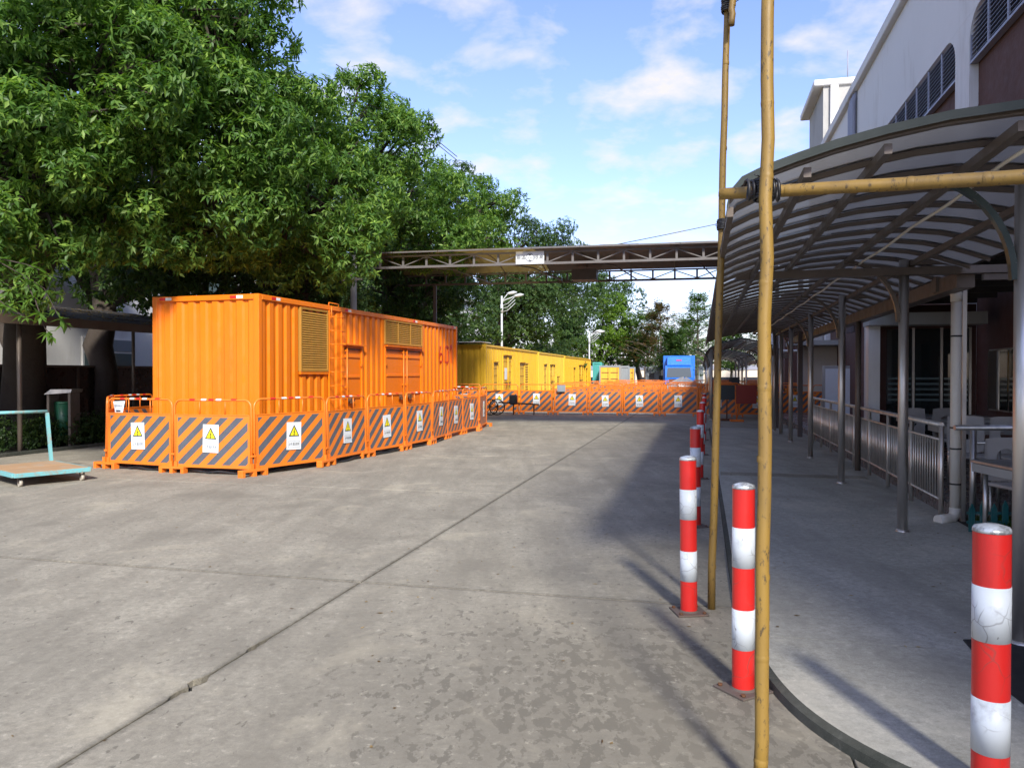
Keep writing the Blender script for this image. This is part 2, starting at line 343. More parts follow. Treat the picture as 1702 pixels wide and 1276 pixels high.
MT['bin_green'] = paint('green_bin', (0.02, 0.11, 0.06), None, 0.3, 0.4)
MT['sign_red'] = paint('dark_red_board', (0.26, 0.035, 0.025), None, 0.2, 0.4)
MT['sign_dark'] = paint('dark_board', (0.035, 0.05, 0.055), None, 0.2, 0.4)
MT['tarp'] = paint('blue_tarp', (0.02, 0.06, 0.6), None, 0.2, 0.5)
MT['picket'] = paint('green_plastic_picket', (0.015, 0.12, 0.12), (0.3, 0.35, 0.35), 0.4, 0.4, scale=14)
MT['poster_o'] = paint('notice_paper', (0.55, 0.30, 0.05), (0.2, 0.5, 0.5), 0.8, 0.5, scale=2, streak=False)  # orange colour imitates the container's reflection in the case glass
MT['seat'] = paint('moulded_seat', (0.45, 0.43, 0.40), None, 0.3, 0.45)
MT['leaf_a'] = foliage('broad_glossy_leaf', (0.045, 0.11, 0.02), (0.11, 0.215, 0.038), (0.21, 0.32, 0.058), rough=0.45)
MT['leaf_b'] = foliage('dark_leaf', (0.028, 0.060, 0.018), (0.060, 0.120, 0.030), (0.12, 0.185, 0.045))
MT['leaf_c'] = foliage('bright_leaf', (0.07, 0.14, 0.015), (0.13, 0.24, 0.02), (0.22, 0.32, 0.04))
MT['leaf_d'] = foliage('brownish_leaf', (0.05, 0.06, 0.02), (0.14, 0.09, 0.04), (0.22, 0.13, 0.06))
MT['leaf_e'] = foliage('tier_leaf', (0.05, 0.10, 0.02), (0.09, 0.18, 0.03), (0.17, 0.26, 0.05))
MT['hedge'] = foliage('hedge_leaf', (0.015, 0.035, 0.01), (0.03, 0.06, 0.015), (0.06, 0.1, 0.02))
MT['grass'] = foliage('grass_blade', (0.03, 0.07, 0.01), (0.06, 0.12, 0.02), (0.1, 0.17, 0.03))
MT['litter'] = foliage('dry_leaf', (0.12, 0.07, 0.03), (0.25, 0.16, 0.07), (0.4, 0.28, 0.14))

# creases and chips in the wrapped reflective bands
def creased(m, dark, sc=9.0):
    t = m.node_tree; p = t.nodes['Principled BSDF']; lk = p.inputs['Base Color'].links[0].from_socket; P = pos(t)
    v = t.nodes.new('ShaderNodeTexVoronoi'); v.feature = 'DISTANCE_TO_EDGE'; v.inputs['Scale'].default_value = sc
    dn = t.nodes.new('ShaderNodeTexNoise'); dn.inputs['Scale'].default_value = 7; t.links.new(P, dn.inputs['Vector'])
    ad = t.nodes.new('ShaderNodeVectorMath'); ad.operation = 'MULTIPLY_ADD'; t.links.new(dn.outputs['Color'], ad.inputs[0]); ad.inputs[1].default_value = (.12, .12, .12); t.links.new(P, ad.inputs[2]); t.links.new(ad.outputs[0], v.inputs['Vector'])
    ms = noise(t, P, 4, 2); f = mth(t, 'MULTIPLY', ramp(t, v.outputs['Distance'], [(0.0, (0.75,) * 3), (0.022, (0, 0, 0))]), ramp(t, ms, [(0.46, (0, 0, 0)), (0.58, (1, 1, 1))]))
    c = mixc(t, f, lk, dark); ch = noise(t, P, 38, 3, 0.6); c = mixc(t, ramp(t, ch, [(0.71, (0, 0, 0)), (0.73, (0.8,) * 3)]), c, dark)
    t.links.new(c, p.inputs['Base Color'])
creased(MT['white_tape'], (0.16, 0.16, 0.17)); creased(MT['red'], (0.30, 0.05, 0.04), 6.0)

# speckled bamboo-yellow pole paint
def polemat():
    m, t, p, o = newmat('weathered_yellow_pole'); P = pos(t)
    a = noise(t, P, 9, 8, 0.7, 0.3, (1, 1, 0.12)); b = noise(t, P, 55, 5, 0.7, 0, (1, 1, 0.4)); c0 = noise(t, P, 1.5, 3)
    c = mixc(t, ramp(t, a, [(0.35, (0, 0, 0)), (0.7, (1, 1, 1))]), (0.26, 0.16, 0.032), (0.15, 0.095, 0.03))
    c = mixc(t, ramp(t, c0, [(0.4, (0, 0, 0)), (0.65, (0.5,) * 3)]), c, (0.31, 0.185, 0.025))
    c = mixc(t, ramp(t, b, [(0.57, (0, 0, 0)), (0.64, (0.85,) * 3)]), c, (0.05, 0.035, 0.02))
    t.links.new(c, p.inputs['Base Color']); p.inputs['Roughness'].default_value = 0.55
    bump(t, p, b, 0.3, 0.004); return m
MT['pole'] = polemat()
# smoked polycarbonate sheet
def sheetmat():
    m, t, p, o = newmat('smoked_polycarbonate'); P = pos(t)
    a = noise(t, P, 2.2, 6, 0.6)
    col = mixc(t, ramp(t, a, [(0.35, (0, 0, 0)), (0.7, (1, 1, 1))]), (0.15, 0.135, 0.11), (0.26, 0.235, 0.195))
    t.links.new(col, p.inputs['Base Color']); p.inputs['Roughness'].default_value = 0.3
    tl = t.nodes.new('ShaderNodeBsdfTranslucent'); tl.inputs[0].default_value = (0.50, 0.46, 0.385, 1)
    tr = t.nodes.new('ShaderNodeBsdfTransparent'); tr.inputs[0].default_value = (0.22, 0.20, 0.17, 1)
    m1 = t.nodes.new('ShaderNodeMixShader'); m1.inputs[0].default_value = 0.45; t.links.new(p.outputs[0], m1.inputs[1]); t.links.new(tl.outputs[0], m1.inputs[2])
    m2 = t.nodes.new('ShaderNodeMixShader'); m2.inputs[0].default_value = 0.22; t.links.new(m1.outputs[0], m2.inputs[1]); t.links.new(tr.outputs[0], m2.inputs[2])
    t.links.new(m2.outputs[0], o.inputs[0]); return m
MT['sheet'] = sheetmat()
def frpmat():
    m, t, p, o = newmat('yellowed_translucent_sheet'); p.inputs['Base Color'].default_value = (0.20, 0.15, 0.07, 1); p.inputs['Roughness'].default_value = 0.5
    tl = t.nodes.new('ShaderNodeBsdfTranslucent'); tl.inputs[0].default_value = (0.34, 0.25, 0.11, 1); tr = t.nodes.new('ShaderNodeBsdfTransparent'); tr.inputs[0].default_value = (0.9, 0.82, 0.6, 1)
    m1 = t.nodes.new('ShaderNodeMixShader'); m1.inputs[0].default_value = 0.5; t.links.new(p.outputs[0], m1.inputs[1]); t.links.new(tl.outputs[0], m1.inputs[2])
    m2 = t.nodes.new('ShaderNodeMixShader'); m2.inputs[0].default_value = 0.45; t.links.new(m1.outputs[0], m2.inputs[1]); t.links.new(tr.outputs[0], m2.inputs[2]); t.links.new(m2.outputs[0], o.inputs[0]); return m
MT['frp'] = frpmat()
# diagonal grey reflective tape on the orange barrier boards (flat print)
def stripemat():
    m, t, p, o = newmat('hazard_stripe_board'); tc_ = t.nodes.new('ShaderNodeTexCoord'); s_ = t.nodes.new('ShaderNodeSeparateXYZ')
    t.links.new(tc_.outputs['Object'], s_.inputs[0]); P = pos(t)
    d = mth(t, 'FRACT', mth(t, 'DIVIDE', mth(t, 'SUBTRACT', s_.outputs[0], mth(t, 'MULTIPLY', s_.outputs[2], 1.12)), 0.29))
    f = mth(t, 'LESS_THAN', d, 0.51)
    inz = mth(t, 'MULTIPLY', mth(t, 'GREATER_THAN', s_.outputs[2], 0.155), mth(t, 'LESS_THAN', s_.outputs[2], 0.915))
    inx = mth(t, 'LESS_THAN', mth(t, 'ABSOLUTE', s_.outputs[0]), 0.655); f = mth(t, 'MULTIPLY', f, mth(t, 'MULTIPLY', inz, inx))
    a = noise(t, P, 5, 6, 0.7); oc = mixc(t, ramp(t, a, [(0.5, (0, 0, 0)), (0.75, (0.4,) * 3)]), (0.74, 0.19, 0.016), (0.42, 0.11, 0.025))
    gc = mixc(t, ramp(t, a, [(0.4, (0, 0, 0)), (0.7, (0.6,) * 3)]), (0.095, 0.105, 0.125), (0.07, 0.07, 0.08))
    t.links.new(mixc(t, f, oc, gc), p.inputs['Base Color']); p.inputs['Roughness'].default_value = 0.45; return m
MT['stripe'] = stripemat()

# lettering -> mesh (Blender's built-in font, CJK fallback)
def text_mesh(body, size, thick=0.001, name='lettering'):
    c = bpy.data.curves.new('tmp', 'FONT'); c.body = body; c.size = size; c.extrude = thick; c.align_x = 'CENTER'; c.align_y = 'CENTER'; c.resolution_u = 2
    o = bpy.data.objects.new('tmp', c); COL.objects.link(o); dg = bpy.context.evaluated_depsgraph_get(); dg.update()
    me = bpy.data.meshes.new_from_object(o.evaluated_get(dg)); COL.objects.unlink(o); bpy.data.objects.remove(o); me.name = name
    me.transform(Matrix.Rotation(pi / 2, 4, 'X')); return me       # stands in xz, faces -y

# ------------------------------------------------------------------ ground, road slabs, walkway
base = M().add([(-900, -300, -0.16), (900, -300, -0.16), (900, 1500, -0.16), (-900, 1500, -0.16)], [(0, 1, 2, 3)])
base.build('ground', MT['soil'], kind='structure')
rt = link('road', None, kind='structure'); rt.rotation_euler = (0, 0, ROADZ)
us = [-30, -21, -12, -2.54, 0.62]
vs_ = [-12.6, -8.1, -3.6, 0.9, 5.47, 9.97, 14.5, 19, 23.5, 28, 33, 38, 43, 48, 53, 58, 63, 68, 73, 78]
M().box(-31, 16, -13, 79, -0.15, -0.035).build('road_bed', MT['soil'], rt)
jr = random.Random(3)
def jag(n, amp):
    w = 0; o_ = []
    for i in range(n):
        w = w * 0.75 + jr.uniform(-amp, amp); o_.append(w)
    return o_
def slab(u0, u1, v0, v1, notch=None, name='concrete_slab'):
    near = v0 < 12 and v1 > -1 and u0 > -13
    nu = max(2, int((u1 - u0) / (0.05 if near else 1.2))); nv = max(2, int((v1 - v0) / (0.04 if near else 1.2)))
    g = 0.0045 if near else 0.004; am = 0.0025 if near else 0; gv = ((0.013 if min(abs(v0 - 5.47), abs(v1 - 5.47)) < .1 else .006) if u1 < -2 else 0.007) if near else 0.012; amv = am * (2.0 if u1 < -2 else 1.2)
    e = []
    j = jag(nu, amv); e += [(u0 + g + (u1 - u0 - 2 * g) * i / nu, v0 + gv + j[i]) for i in range(nu)]
    j = jag(nv, am); e += [(u1 - g - abs(j[i]), v0 + gv + (v1 - v0 - 2 * gv) * i / nv) for i in range(nv)]
    j = jag(nu, amv); e += [(u1 - g - (u1 - u0 - 2 * g) * i / nu, v1 - gv + j[i]) for i in range(nu)]
    j = jag(nv, am); e += [(u0 + g + abs(j[i]), v1 - gv - (v1 - v0 - 2 * gv) * i / nv) for i in range(nv)]
    if notch:
        e2 = []
        for (a, b) in e:
            for (nu_, nv_, rr, dep) in notch:
                if abs(a - nu_) < 0.05 and abs(b - nv_) < rr:
                    k = (1 - ((b - nv_) / rr) ** 2) * dep * jr.choice((0.1, 0.3, 0.8, 1.2, 1.7)); a += k if a > nu_ else -k
            e2.append((a, b))
        e = e2
    n = len(e); b_ = 0.003; cu = sum(a for a, _ in e) / n; cv = sum(b for _, b in e) / n
    ins = [(a + (b_ if a < cu else -b_), b + (b_ if b < cv else -b_)) for a, b in e]
    V = [(a, b, -0.05) for a, b in e] + [(a, b, -b_) for a, b in e] + [(a, b, 0) for a, b in ins]
    Fc = [[2 * n + i for i in range(n)]]
    for i in range(n):
        i2 = (i + 1) % n; Fc += [(i, i2, n + i2, n + i), (n + i, n + i2, 2 * n + i2, 2 * n + i)]
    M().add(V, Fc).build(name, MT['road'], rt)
NT = [(-2.54, 3.45, 0.20, 0.022), (-2.54, 4.05, 0.12, 0.016), (-2.54, 8.1, 0.10, 0.012), (-2.54, 2.2, 0.12, 0.008)]
for i in range(len(us) - 1):
    for k in range(len(vs_) - 1): slab(us[i], us[i + 1], vs_[k], vs_[k + 1], NT if abs(us[i] + 2.54) < .1 or abs(us[i + 1] + 2.54) < .1 else None)
for k in range(len(vs_) - 1):
    if vs_[k + 1] < 3.2 or vs_[k] > 21.5: 
        for a in range(3): slab(0.62 + 5 * a, 0.62 + 5 * (a + 1), vs_[k], vs_[k + 1])
slab(0.62, 5.5, 0.9, 3.75, None)
slab(5.6, 10.2, 0.9, 3.75, None)
# walkway: raised 6 cm, rounded nose towards the camera
curve = [(0.24, 23.0), (0.24, 14), (0.235, 9), (0.225, 5.6), (0.25, 4.9), (0.31, 4.3), (0.40, 3.88), (0.53, 3.58), (0.70, 3.34), (0.88, 3.17), (1.15, 3.0), (1.6, 2.83), (2.3, 2.72), (4, 2.68), (7.5, 2.7)]
def smooth(c, it=2):
    for _ in range(it):
        o_ = [c[0]]
        for a, b in zip(c, c[1:]): o_ += [(a[0]*.75+b[0]*.25, a[1]*.75+b[1]*.25), (a[0]*.25+b[0]*.75, a[1]*.25+b[1]*.75)]
        c = o_ + [c[-1]]
    return c
cs = smooth(curve); wk = link('walkway', None, kind='structure'); wk.rotation_euler = (0, 0, ROADZ)
H = 0.06
def nrm(c, i):
    a = Vector(c[max(i - 1, 0)]); b = Vector(c[min(i + 1, len(c) - 1)]); t_ = (b - a).normalized(); return Vector((-t_.y, t_.x))
inn = [(p[0] + nrm(cs, i).x * 0.035, p[1] + nrm(cs, i).y * 0.035) for i, p in enumerate(cs)]
outm = [(p[0] - nrm(cs, i).x * 0.012, p[1] - nrm(cs, i).y * 0.012) for i, p in enumerate(cs)]
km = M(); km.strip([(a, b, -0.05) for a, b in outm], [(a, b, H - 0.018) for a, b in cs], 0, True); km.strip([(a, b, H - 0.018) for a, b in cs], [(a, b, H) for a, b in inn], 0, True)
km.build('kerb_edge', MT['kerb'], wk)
# walkway slabs cut at v joints
vj = [2.0, 4.75, 9.0, 13.3, 17.8, 23.0]
for a, b in zip(vj, vj[1:]):
    seg = [p for p in inn if a + 0.004 <= p[1] <= b - 0.004]
    seg = sorted(seg, key=lambda p: -inn.index(p))          # from nose/near up to far
    right = 2.62
    if a < 3:
        nose = [p for p in inn if p[1] < b - 0.004]
        poly = nose[::-1]; poly = poly + [(inn[0][0] if False else min(q[0] for q in nose), b - 0.004), (7.5, b - 0.004)]
    else:
        ul = [p for p in inn if a < p[1] < b]; u0_ = 0.26
        poly = [(right if a > 9.5 else right, a + 0.004)] + [(right, b - 0.004)] + [(0.27, b - 0.004)] + [p for p in inn if a + .01 < p[1] < b - .01] + [(0.27 if a > 5 else 0.262, a + 0.004)]
    n = len(poly); V = [(p[0], p[1], H) for p in poly] + [(p[0], p[1], 0.0) for p in poly]
    mm = M().add(V, [list(range(n))] + [(i, (i + 1) % n, n + (i + 1) % n, n + i) for i in range(n)])
    o_ = mm.build('walkway_slab', MT['walk'], wk)
M().box(0.32, 2.6, 4.78, 22.9, -0.05, 0.045).build('walkway_bed', MT['soil'], wk)
M().box(0.30, 2.4, 12.2, 12.55, H - 0.01, H + 0.005).build('drain_strip', MT['road'], wk)
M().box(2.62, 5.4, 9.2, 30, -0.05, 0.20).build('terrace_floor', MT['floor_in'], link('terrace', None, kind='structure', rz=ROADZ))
M().box(2.62, 12, 4.76, 9.2, -0.05, 0.055).build('planting_bed', MT['soil'], kind='structure', rz=ROADZ)
# ------------------------------------------------------------------ containers
def corr(mm, fn, s0, s1, z0, z1, pitch=0.28, dep=0.036, mi=0):
    # corrugated sheet: fn(s, depth_outward, z) -> local point; flats proud, grooves recessed
    n = max(1, round((s1 - s0) / pitch)); p = (s1 - s0) / n; prof = [(s0, 0)]
    for i in range(n):
        a = s0 + i * p; prof += [(a + p * .42, 0), (a + p * .56, -dep), (a + p * .84, -dep), (a + p * .98, 0)]
    prof.append((s1, 0))
    A = [fn(s, d, z0) for s, d in prof]; B = [fn(s, d, z1) for s, d in prof]; mm.strip(A, B, mi)
def side_fn(s, d, z): return (s, 0.03 - d, z)        # long side faces -y
def end_fn(s, d, z): return (0.03 - d, s, z)         # near end faces -x
def container_shell(root, Lc, Wc, Hc, mat, pitch=0.28, z0=0.12, gaps=()):
    m_ = M(); x = 0.12
    spans = []
    for g0, g1 in sorted(gaps): spans.append((x, g0)); x = g1
    spans.append((x, Lc - 0.12))
    for a, b in spans:
        if b - a > 0.1: corr(m_, side_fn, a, b, z0 + 0.1, Hc - 0.1, pitch)
    m_.build('side_panel', mat, root)
    m_ = M(); corr(m_, end_fn, 0.12, Wc - 0.12, z0 + 0.1, Hc - 0.1, pitch); m_.build('end_panel', mat, root)
    m_ = M(); m_.box(0.06, Lc - 0.06, Wc - 0.05, Wc - 0.02, z0, Hc - .02); m_.box(Lc - 0.05, Lc - 0.02, 0.06, Wc - 0.06, z0, Hc - .02); m_.build('rear_panel', mat, root)
    m_ = M(); m_.box(0.02, Lc - 0.02, 0.02, Wc - 0.02, Hc - 0.03, Hc - 0.006); m_.build('roof', mat, root)
    m_ = M(); m_.box(0.02, Lc - .02, 0.05, Wc - .02, z0, z0 + 0.04); m_.build('floor_frame', mat, root)
    for xx, yy in ((0, 0), (Lc - 0.12, 0), (0, Wc - 0.12), (Lc - 0.12, Wc - 0.12)):
        M().box(xx, xx + 0.12, yy, yy + 0.12, 0.0, Hc, bev=0.012).build('corner_post', mat, root)
    for (a, b, c, d) in ((0.12, Lc - 0.12, 0, 0.07), (0.12, Lc - 0.12, Wc - 0.07, Wc), (0, 0.07, 0.12, Wc - 0.12), (Lc - 0.07, Lc, 0.12, Wc - 0.12)):
        M().box(a, b, c, d, Hc - 0.105, Hc - 0.004, bev=0.008).build('top_rail', mat, root)
        M().box(a, b, c, d, z0, z0 + 0.13, bev=0.008).build('bottom_rail', mat, root)
def door(root, x0, x1, z0, z1, mat, leaves=1, bars=True, rust=True):
    f = M()
    for a, b, c, d in ((x0, x0 + .05, z0, z1), (x1 - .05, x1, z0, z1), (x0 + .05, x1 - .05, z1 - .05, z1), (x0 + .05, x1 - .05, z0, z0 + .05)): f.box(a, b, -0.006, 0.05, c, d)
    f.build('door_frame', mat, root)
    M().box(x0 - 0.03, x1 + 0.03, -0.085, 0.0, z1 + 0.002, z1 + 0.03).build('drip_rail', mat, root)
    w = (x1 - x0 - 0.1) / leaves
    for k in range(leaves):
        a = x0 + .055 + k * w; b = a + w - 0.012
        d_ = M(); d_.box(a, b, 0.026, 0.045, z0 + .055, z1 - .055); dd = d_.build('door', mat, root)
        nb = 4
        for i in range(nb):
            zc = z0 + .25 + (z1 - z0 - .5) * i / (nb - 1); M().box(a + .06, b - .06, 0.002, 0.025, zc - .03, zc + .03, bev=0.006).build('pressed_rib', mat, dd)
        s = M(); s.box(a + .01, b - .01, 0.016, 0.0255, z1 - .1, z1 - .075); s.box(a + .01, a + .025, 0.016, 0.0255, z0 + .07, z1 - .11); s.build('door_seal', MT['plate'], dd)
        if bars:
            xb = b - 0.10 if (leaves == 2 and k == 0) else a + 0.10
            q = M(); q.tube([(xb, -0.022, z0 - .02), (xb, -0.022, z1 + .02)], 0.016, 8)
            for zc in (z0 + .1, (z0 + z1) / 2, z1 - .12): q.box(xb - .035, xb + .035, -0.03, 0.0115, zc - .02, zc + .02)
            q.box(xb - .05, xb + .05, -0.035, -.005, z1 - .03, z1 + .03); q.build('locking_bar', mat, dd)
            h = M(); s_ = -1 if xb > (a + b) / 2 else 1
            h.box(min(xb, xb + s_ * .32), max(xb, xb + s_ * .32), -0.05, -0.03, z0 + .62, z0 + .655); h.box(xb + s_ * .16 - .05, xb + s_ * .16 + .05, -0.06, 0.011, z0 + .58, z0 + .70); h.build('handle', MT['rust'] if rust else mat, dd)
            xh = a if xb > (a + b) / 2 else b; 
            for zc in (z0 + .2, z1 - .45): M().box(xh - .05, xh + .05, -0.02, 0.012, zc - .03, zc + .03).build('hinge', mat, dd)
def louvre(root, x0, x1, z0, z1, mat, name='louvre_panel', pitch=0.048, mullions=0):
    f = M()
    for a, b, c, d in ((x0, x0 + .04, z0, z1), (x1 - .04, x1, z0, z1), (x0 + .04, x1 - .04, z1 - .04, z1), (x0 + .04, x1 - .04, z0, z0 + .04)): f.box(a, b, -0.012, 0.06, c, d)
    for k in range(mullions):
        xm = x0 + (x1 - x0) * (k + 1) / (mullions + 1); f.box(xm - .015, xm + .015, -0.008, 0.02, z0 + .04, z1 - .04)
    o_ = f.build(name, mat, root)
    M().box(x0 + .03, x1 - .03, 0.045, 0.055, z0 + .03, z1 - .03).build('backing', MT['louvre_dark'], o_)
    z = z0 + .06; sl = []
    while z < z1 - .06:
        m_ = M(); m_.add([(x0 + .04, -0.002, z - .018), (x1 - .04, -0.002, z - .018), (x1 - .04, 0.018, z + .020), (x0 + .04, 0.018, z + .020),
                          (x0 + .04, 0.006, z - .022), (x1 - .04, 0.006, z - .022), (x1 - .04, 0.026, z + .016), (x0 + .04, 0.026, z + .016)], [(0,1,2,3),(7,6,5,4),(0,4,5,1),(3,2,6,7)])
        m_.build('slat', mat, o_); z += pitch
def reflector(root, a, z, face='side', y=0):
    o_ = None
    for k, mt in enumerate((MT['red'], MT['white_paint'])):
        m_ = M()
        if face == 'side': m_.box(a + .14 * k, a + .14 * (k + 1), -0.005, 0.0, z, z + .055)
        else: m_.box(-0.005, 0.0, a - .14 * (k + 1), a - .14 * k, z, z + .055)
        m_.build('reflector', mt, root)

Cn = (-4.70, 14.3, 0); CR = atan2(0.958, 0.2865)
c1 = thing('generator_container', 'bright orange corrugated generator container marked 601 behind the striped barriers', 'container', Cn, CR)
Lc, Wc, Hc = 10.4, 2.4, 3.1
container_shell(c1, Lc, Wc, Hc, MT['orange'], 0.285)
louvre(c1, 1.42, 2.50, 1.66, 2.97, MT['louvre'])
louvre(c1, 5.28, 7.62, 2.36, 2.98, MT['louvre'], mullions=2)
M().box(1.42, 2.50, -.004, .05, 1.60, 1.655).build('sill', MT['orange'], c1)
door(c1, 3.14, 4.09, 0.36, 2.26, MT['orange'], 1)
door(c1, 5.28, 7.60, 0.36, 2.30, MT['orange'], 2)
for xx in (2.54, 3.08): M().box(xx, xx + .03, -0.012, 0.028, .25, Hc - .11).build('ladder_stile', MT['orange'], c1)
for k in range(9):
    z = 0.45 + k * 0.30
    M().tube([(2.56, -0.005, z), (2.58, -0.10, z), (3.07, -0.10, z), (3.09, -0.005, z)], 0.010, 6).build('ladder_rung', MT['orange'], c1)
gr = M(); gr.tube([(2.60, 0.04, Hc - .01), (2.60, 0.04, Hc + .06), (3.02, 0.04, Hc + .06), (3.02, 0.04, Hc - .01)], 0.012, 6); gr.tube([(2.58, -.04, Hc - .3), (2.58, -.04, Hc - .02)], .012, 6); gr.build('grab_handle', MT['orange'], c1)
for a in (0.42, 3.25, 7.0, 9.95): reflector(c1, a, Hc - .08)
for a in (2.22, 0.62): reflector(c1, a, Hc - .08, 'end')
for (x, y) in ((0.1, Wc - .1), (Lc - .15, .1)): pass
# hand painted number 601
num = M()
def stroke(pts, w=0.05):
    for a, b in zip(pts, pts[1:]):
        a = Vector((a[0], 0.022, a[1])); b = Vector((b[0], 0.022, b[1])); t_ = (b - a).normalized(); n_ = Vector((-t_.z, 0, t_.x)) * w / 2
        num.add([a - n_ - t_ * w*.4, b - n_ + t_ * w*.4, b + n_ + t_ * w*.4, a + n_ - t_ * w*.4] , [(0, 1, 2, 3)])
        num.add([(a - n_ - t_ * w*.4) + Vector((0,.03,0)), (b - n_ + t_ * w*.4) + Vector((0,.03,0)), (b + n_ + t_ * w*.4) + Vector((0,.03,0)), (a + n_ - t_ * w*.4) + Vector((0,.03,0))], [(0, 1, 2, 3)])
stroke([(9.07, 2.42), (8.98, 2.28), (8.95, 2.1), (9.0, 1.98), (9.12, 1.97), (9.2, 2.05), (9.19, 2.17), (9.1, 2.22), (8.98, 2.17)])
stroke([(9.42, 2.40), (9.40, 1.98), (9.62, 1.95), (9.68, 2.0), (9.69, 2.4), (9.60, 2.45), (9.43, 2.43)])
stroke([(9.84, 2.38), (9.97, 2.50), (9.98, 1.97)])
num.build('painted_number', MT['red_paint'], c1)

# yellow row
yr = atan2(0.97, 0.242); yd = Vector((0.242, 0.97, 0))
ybase = Vector((-1.12, 33.3, 0))
def ycont(off, Lc_, label, doors, side_louvre, Hh=2.9, mat='yellow'):
    r_ = thing('yellow_container', label, 'container', ybase + yd * off, yr, 'yellow containers in a row beyond the orange one')
    container_shell(r_, Lc_, 2.4, Hh, MT[mat], 0.28)
    for (x0, x1, z0, z1, lv) in doors: door(r_, x0, x1, z0, z1, MT[mat], lv, bars=lv == 2)
    for (x0, x1, z0, z1) in side_louvre: louvre(r_, x0, x1, z0, z1, MT[mat], pitch=0.13)
    return r_
y1 = ycont(0, 10.7, 'nearest yellow container, shaded end, small white notice on its double doors', [(1.2, 2.0, .7, 2.15, 1), (2.9, 4.6, .5, 2.5, 2), (6.2, 7.4, .5, 2.2, 1)], [(7.45, 8.3, .4, 2.2)])
M().box(3.15, 3.55, -.03, -.012, 1.35, 1.9).build('notice', MT['sign_white'], y1)
M().box(-.35, 1.2, .1, 2.7, 2.98, 3.005).build('roof_sheet', MT['white_paint'], y1)
ycont(11.0, 8.2, 'second yellow container in the row, doors scuffed with brown marks', [(1.4, 2.3, .5, 2.2, 1), (3.2, 4.9, .5, 2.2, 2)], [(5.4, 6.6, .6, 1.5)], 2.88, 'yellow2')
ycont(19.5, 12.2, 'farthest yellow container in the row, with several rusty doors, next to the teal one', [(3.4, 4.3, .5, 2.1, 1), (5.8, 8.2, .5, 2.3, 2), (9.4, 10.3, .5, 2.1, 1)], [], 2.86, 'yellow')

def small_box(name, label, px0, px1, ytop, d, mat, group=None, dep=6, leaves=0, cat='container', rz=-0.15):
    w = (px1 - px0) / F * d; h = CAMH + (622 - ytop) / F * d; x0 = (px0 - 851) / F * d
    r_ = thing(name, label, cat, (x0, d, 0), rz, group)
    fr = MT['grey'] if leaves else MT[mat]
    M().box(0, w, 0.06, dep, 0.15, h - .04).build('body', MT[mat], r_)
    for xx in (0, w - .1): M().box(xx, xx + .1, 0, .06, 0, h).build('corner_post', fr, r_)
    M().box(.1, w - .1, 0, .06, h - .14, h).build('top_rail', fr, r_)
    if leaves:
        for k in range(leaves):
            a = .12 + (w - .24) * k / leaves; b = .12 + (w - .24) * (k + 1) / leaves - .03
            o_ = M().box(a, b, 0.02, .058, .2, h - .16).build('door', MT[mat], r_)
            q = M()
            for zz in (.7, 1.2, 1.7): q.box(a + .05, b - .05, 0.004, .018, zz, zz + .06)
            q.tube([(b - .12, 0, .2), (b - .12, 0, h - .18)], .02, 6); q.build('locking_bar', MT['rust'], o_)
    else:
        q = M(); n_ = max(3, int(w / .3))
        for k in range(n_): q.box(.14 + (w - .28) * k / n_, .14 + (w - .28) * (k + .5) / n_, .03, .058, .25, h - .2)
        q.build('pressed_ribs', MT[mat], r_)
    return r_
small_box('teal_container', 'teal container between the last yellow container and the amber doors', 985, 1000, 602, 66, 'teal')
small_box('amber_container', 'amber container with double doors showing, grey frame', 996, 1031, 607.5, 62, 'amber', leaves=2)
small_box('grey_container', 'tall grey container right of the amber doors, seen end-on', 1031, 1046, 608, 64, 'grey')
small_box('amber_container', 'narrow amber container end beside the grey one, left of the gap with the black fence', 1045, 1056, 610, 66, 'amber', leaves=1)
gu = small_box('grey_generator_box', 'flat grey generator housing left of the blue truck', 1073, 1104, 609, 63, 'grey', cat='generator')
M().box(.3, .7, -.02, .02, 1.2, 1.7).build('control_panel', MT['black'], gu); M().box(1.1, 1.35, -.02, .02, .9, 1.5).build('vent', MT['black'], gu)
small_box('amber_container', 'thin strip of amber container just right of the blue truck', 1154, 1162, 612, 66, 'amber', leaves=1)
small_box('grey_container', 'narrow grey container right of the blue truck, by the leaning pole', 1161, 1169, 609, 66, 'grey')

# ------------------------------------------------------------------ blue truck and the wrapped load in front of it
tk = thing('blue_truck', 'blue box truck facing the camera behind the orange barriers', 'truck', PX(1128.5, 622, 57) - Vector((0, 0, CAMH)), radians(-12.2))
b_ = M(); b_.box(-1.17, 1.17, 1.2, 8.0, .9, 3.0, bev=.03); b_.build('cargo_box', MT['blue'], tk)
b_ = M(); prof = [(0, .5), (-.05, 1.35), (.02, 2.12), (.35, 2.25), (1.15, 2.27), (1.15, .5)]
b_.prism(prof, lambda a, z, t: (-1.0 + t, a, z), 2.0); b_.build('cab', MT['blue'], tk)
b_ = M(); b_.add([(-.9, -.07, 1.38), (.9, -.07, 1.38), (.82, -.01, 2.08), (-.82, -.01, 2.08)], [(0, 1, 2, 3)]); b_.build('windshield', MT['windshield'], tk)
b_ = M(); b_.prism([(.25, 2.28), (.6, 2.9), (1.18, 2.95), (1.18, 2.28)], lambda a, z, t: (-.85 + t, a, z), 1.7); dfl = b_.build('wind_deflector', MT['blue'], tk)
b_ = M(); b_.box(-.2, .2, .40, .44, 2.60, 2.68); b_.build('emblem', MT['red'], tk)
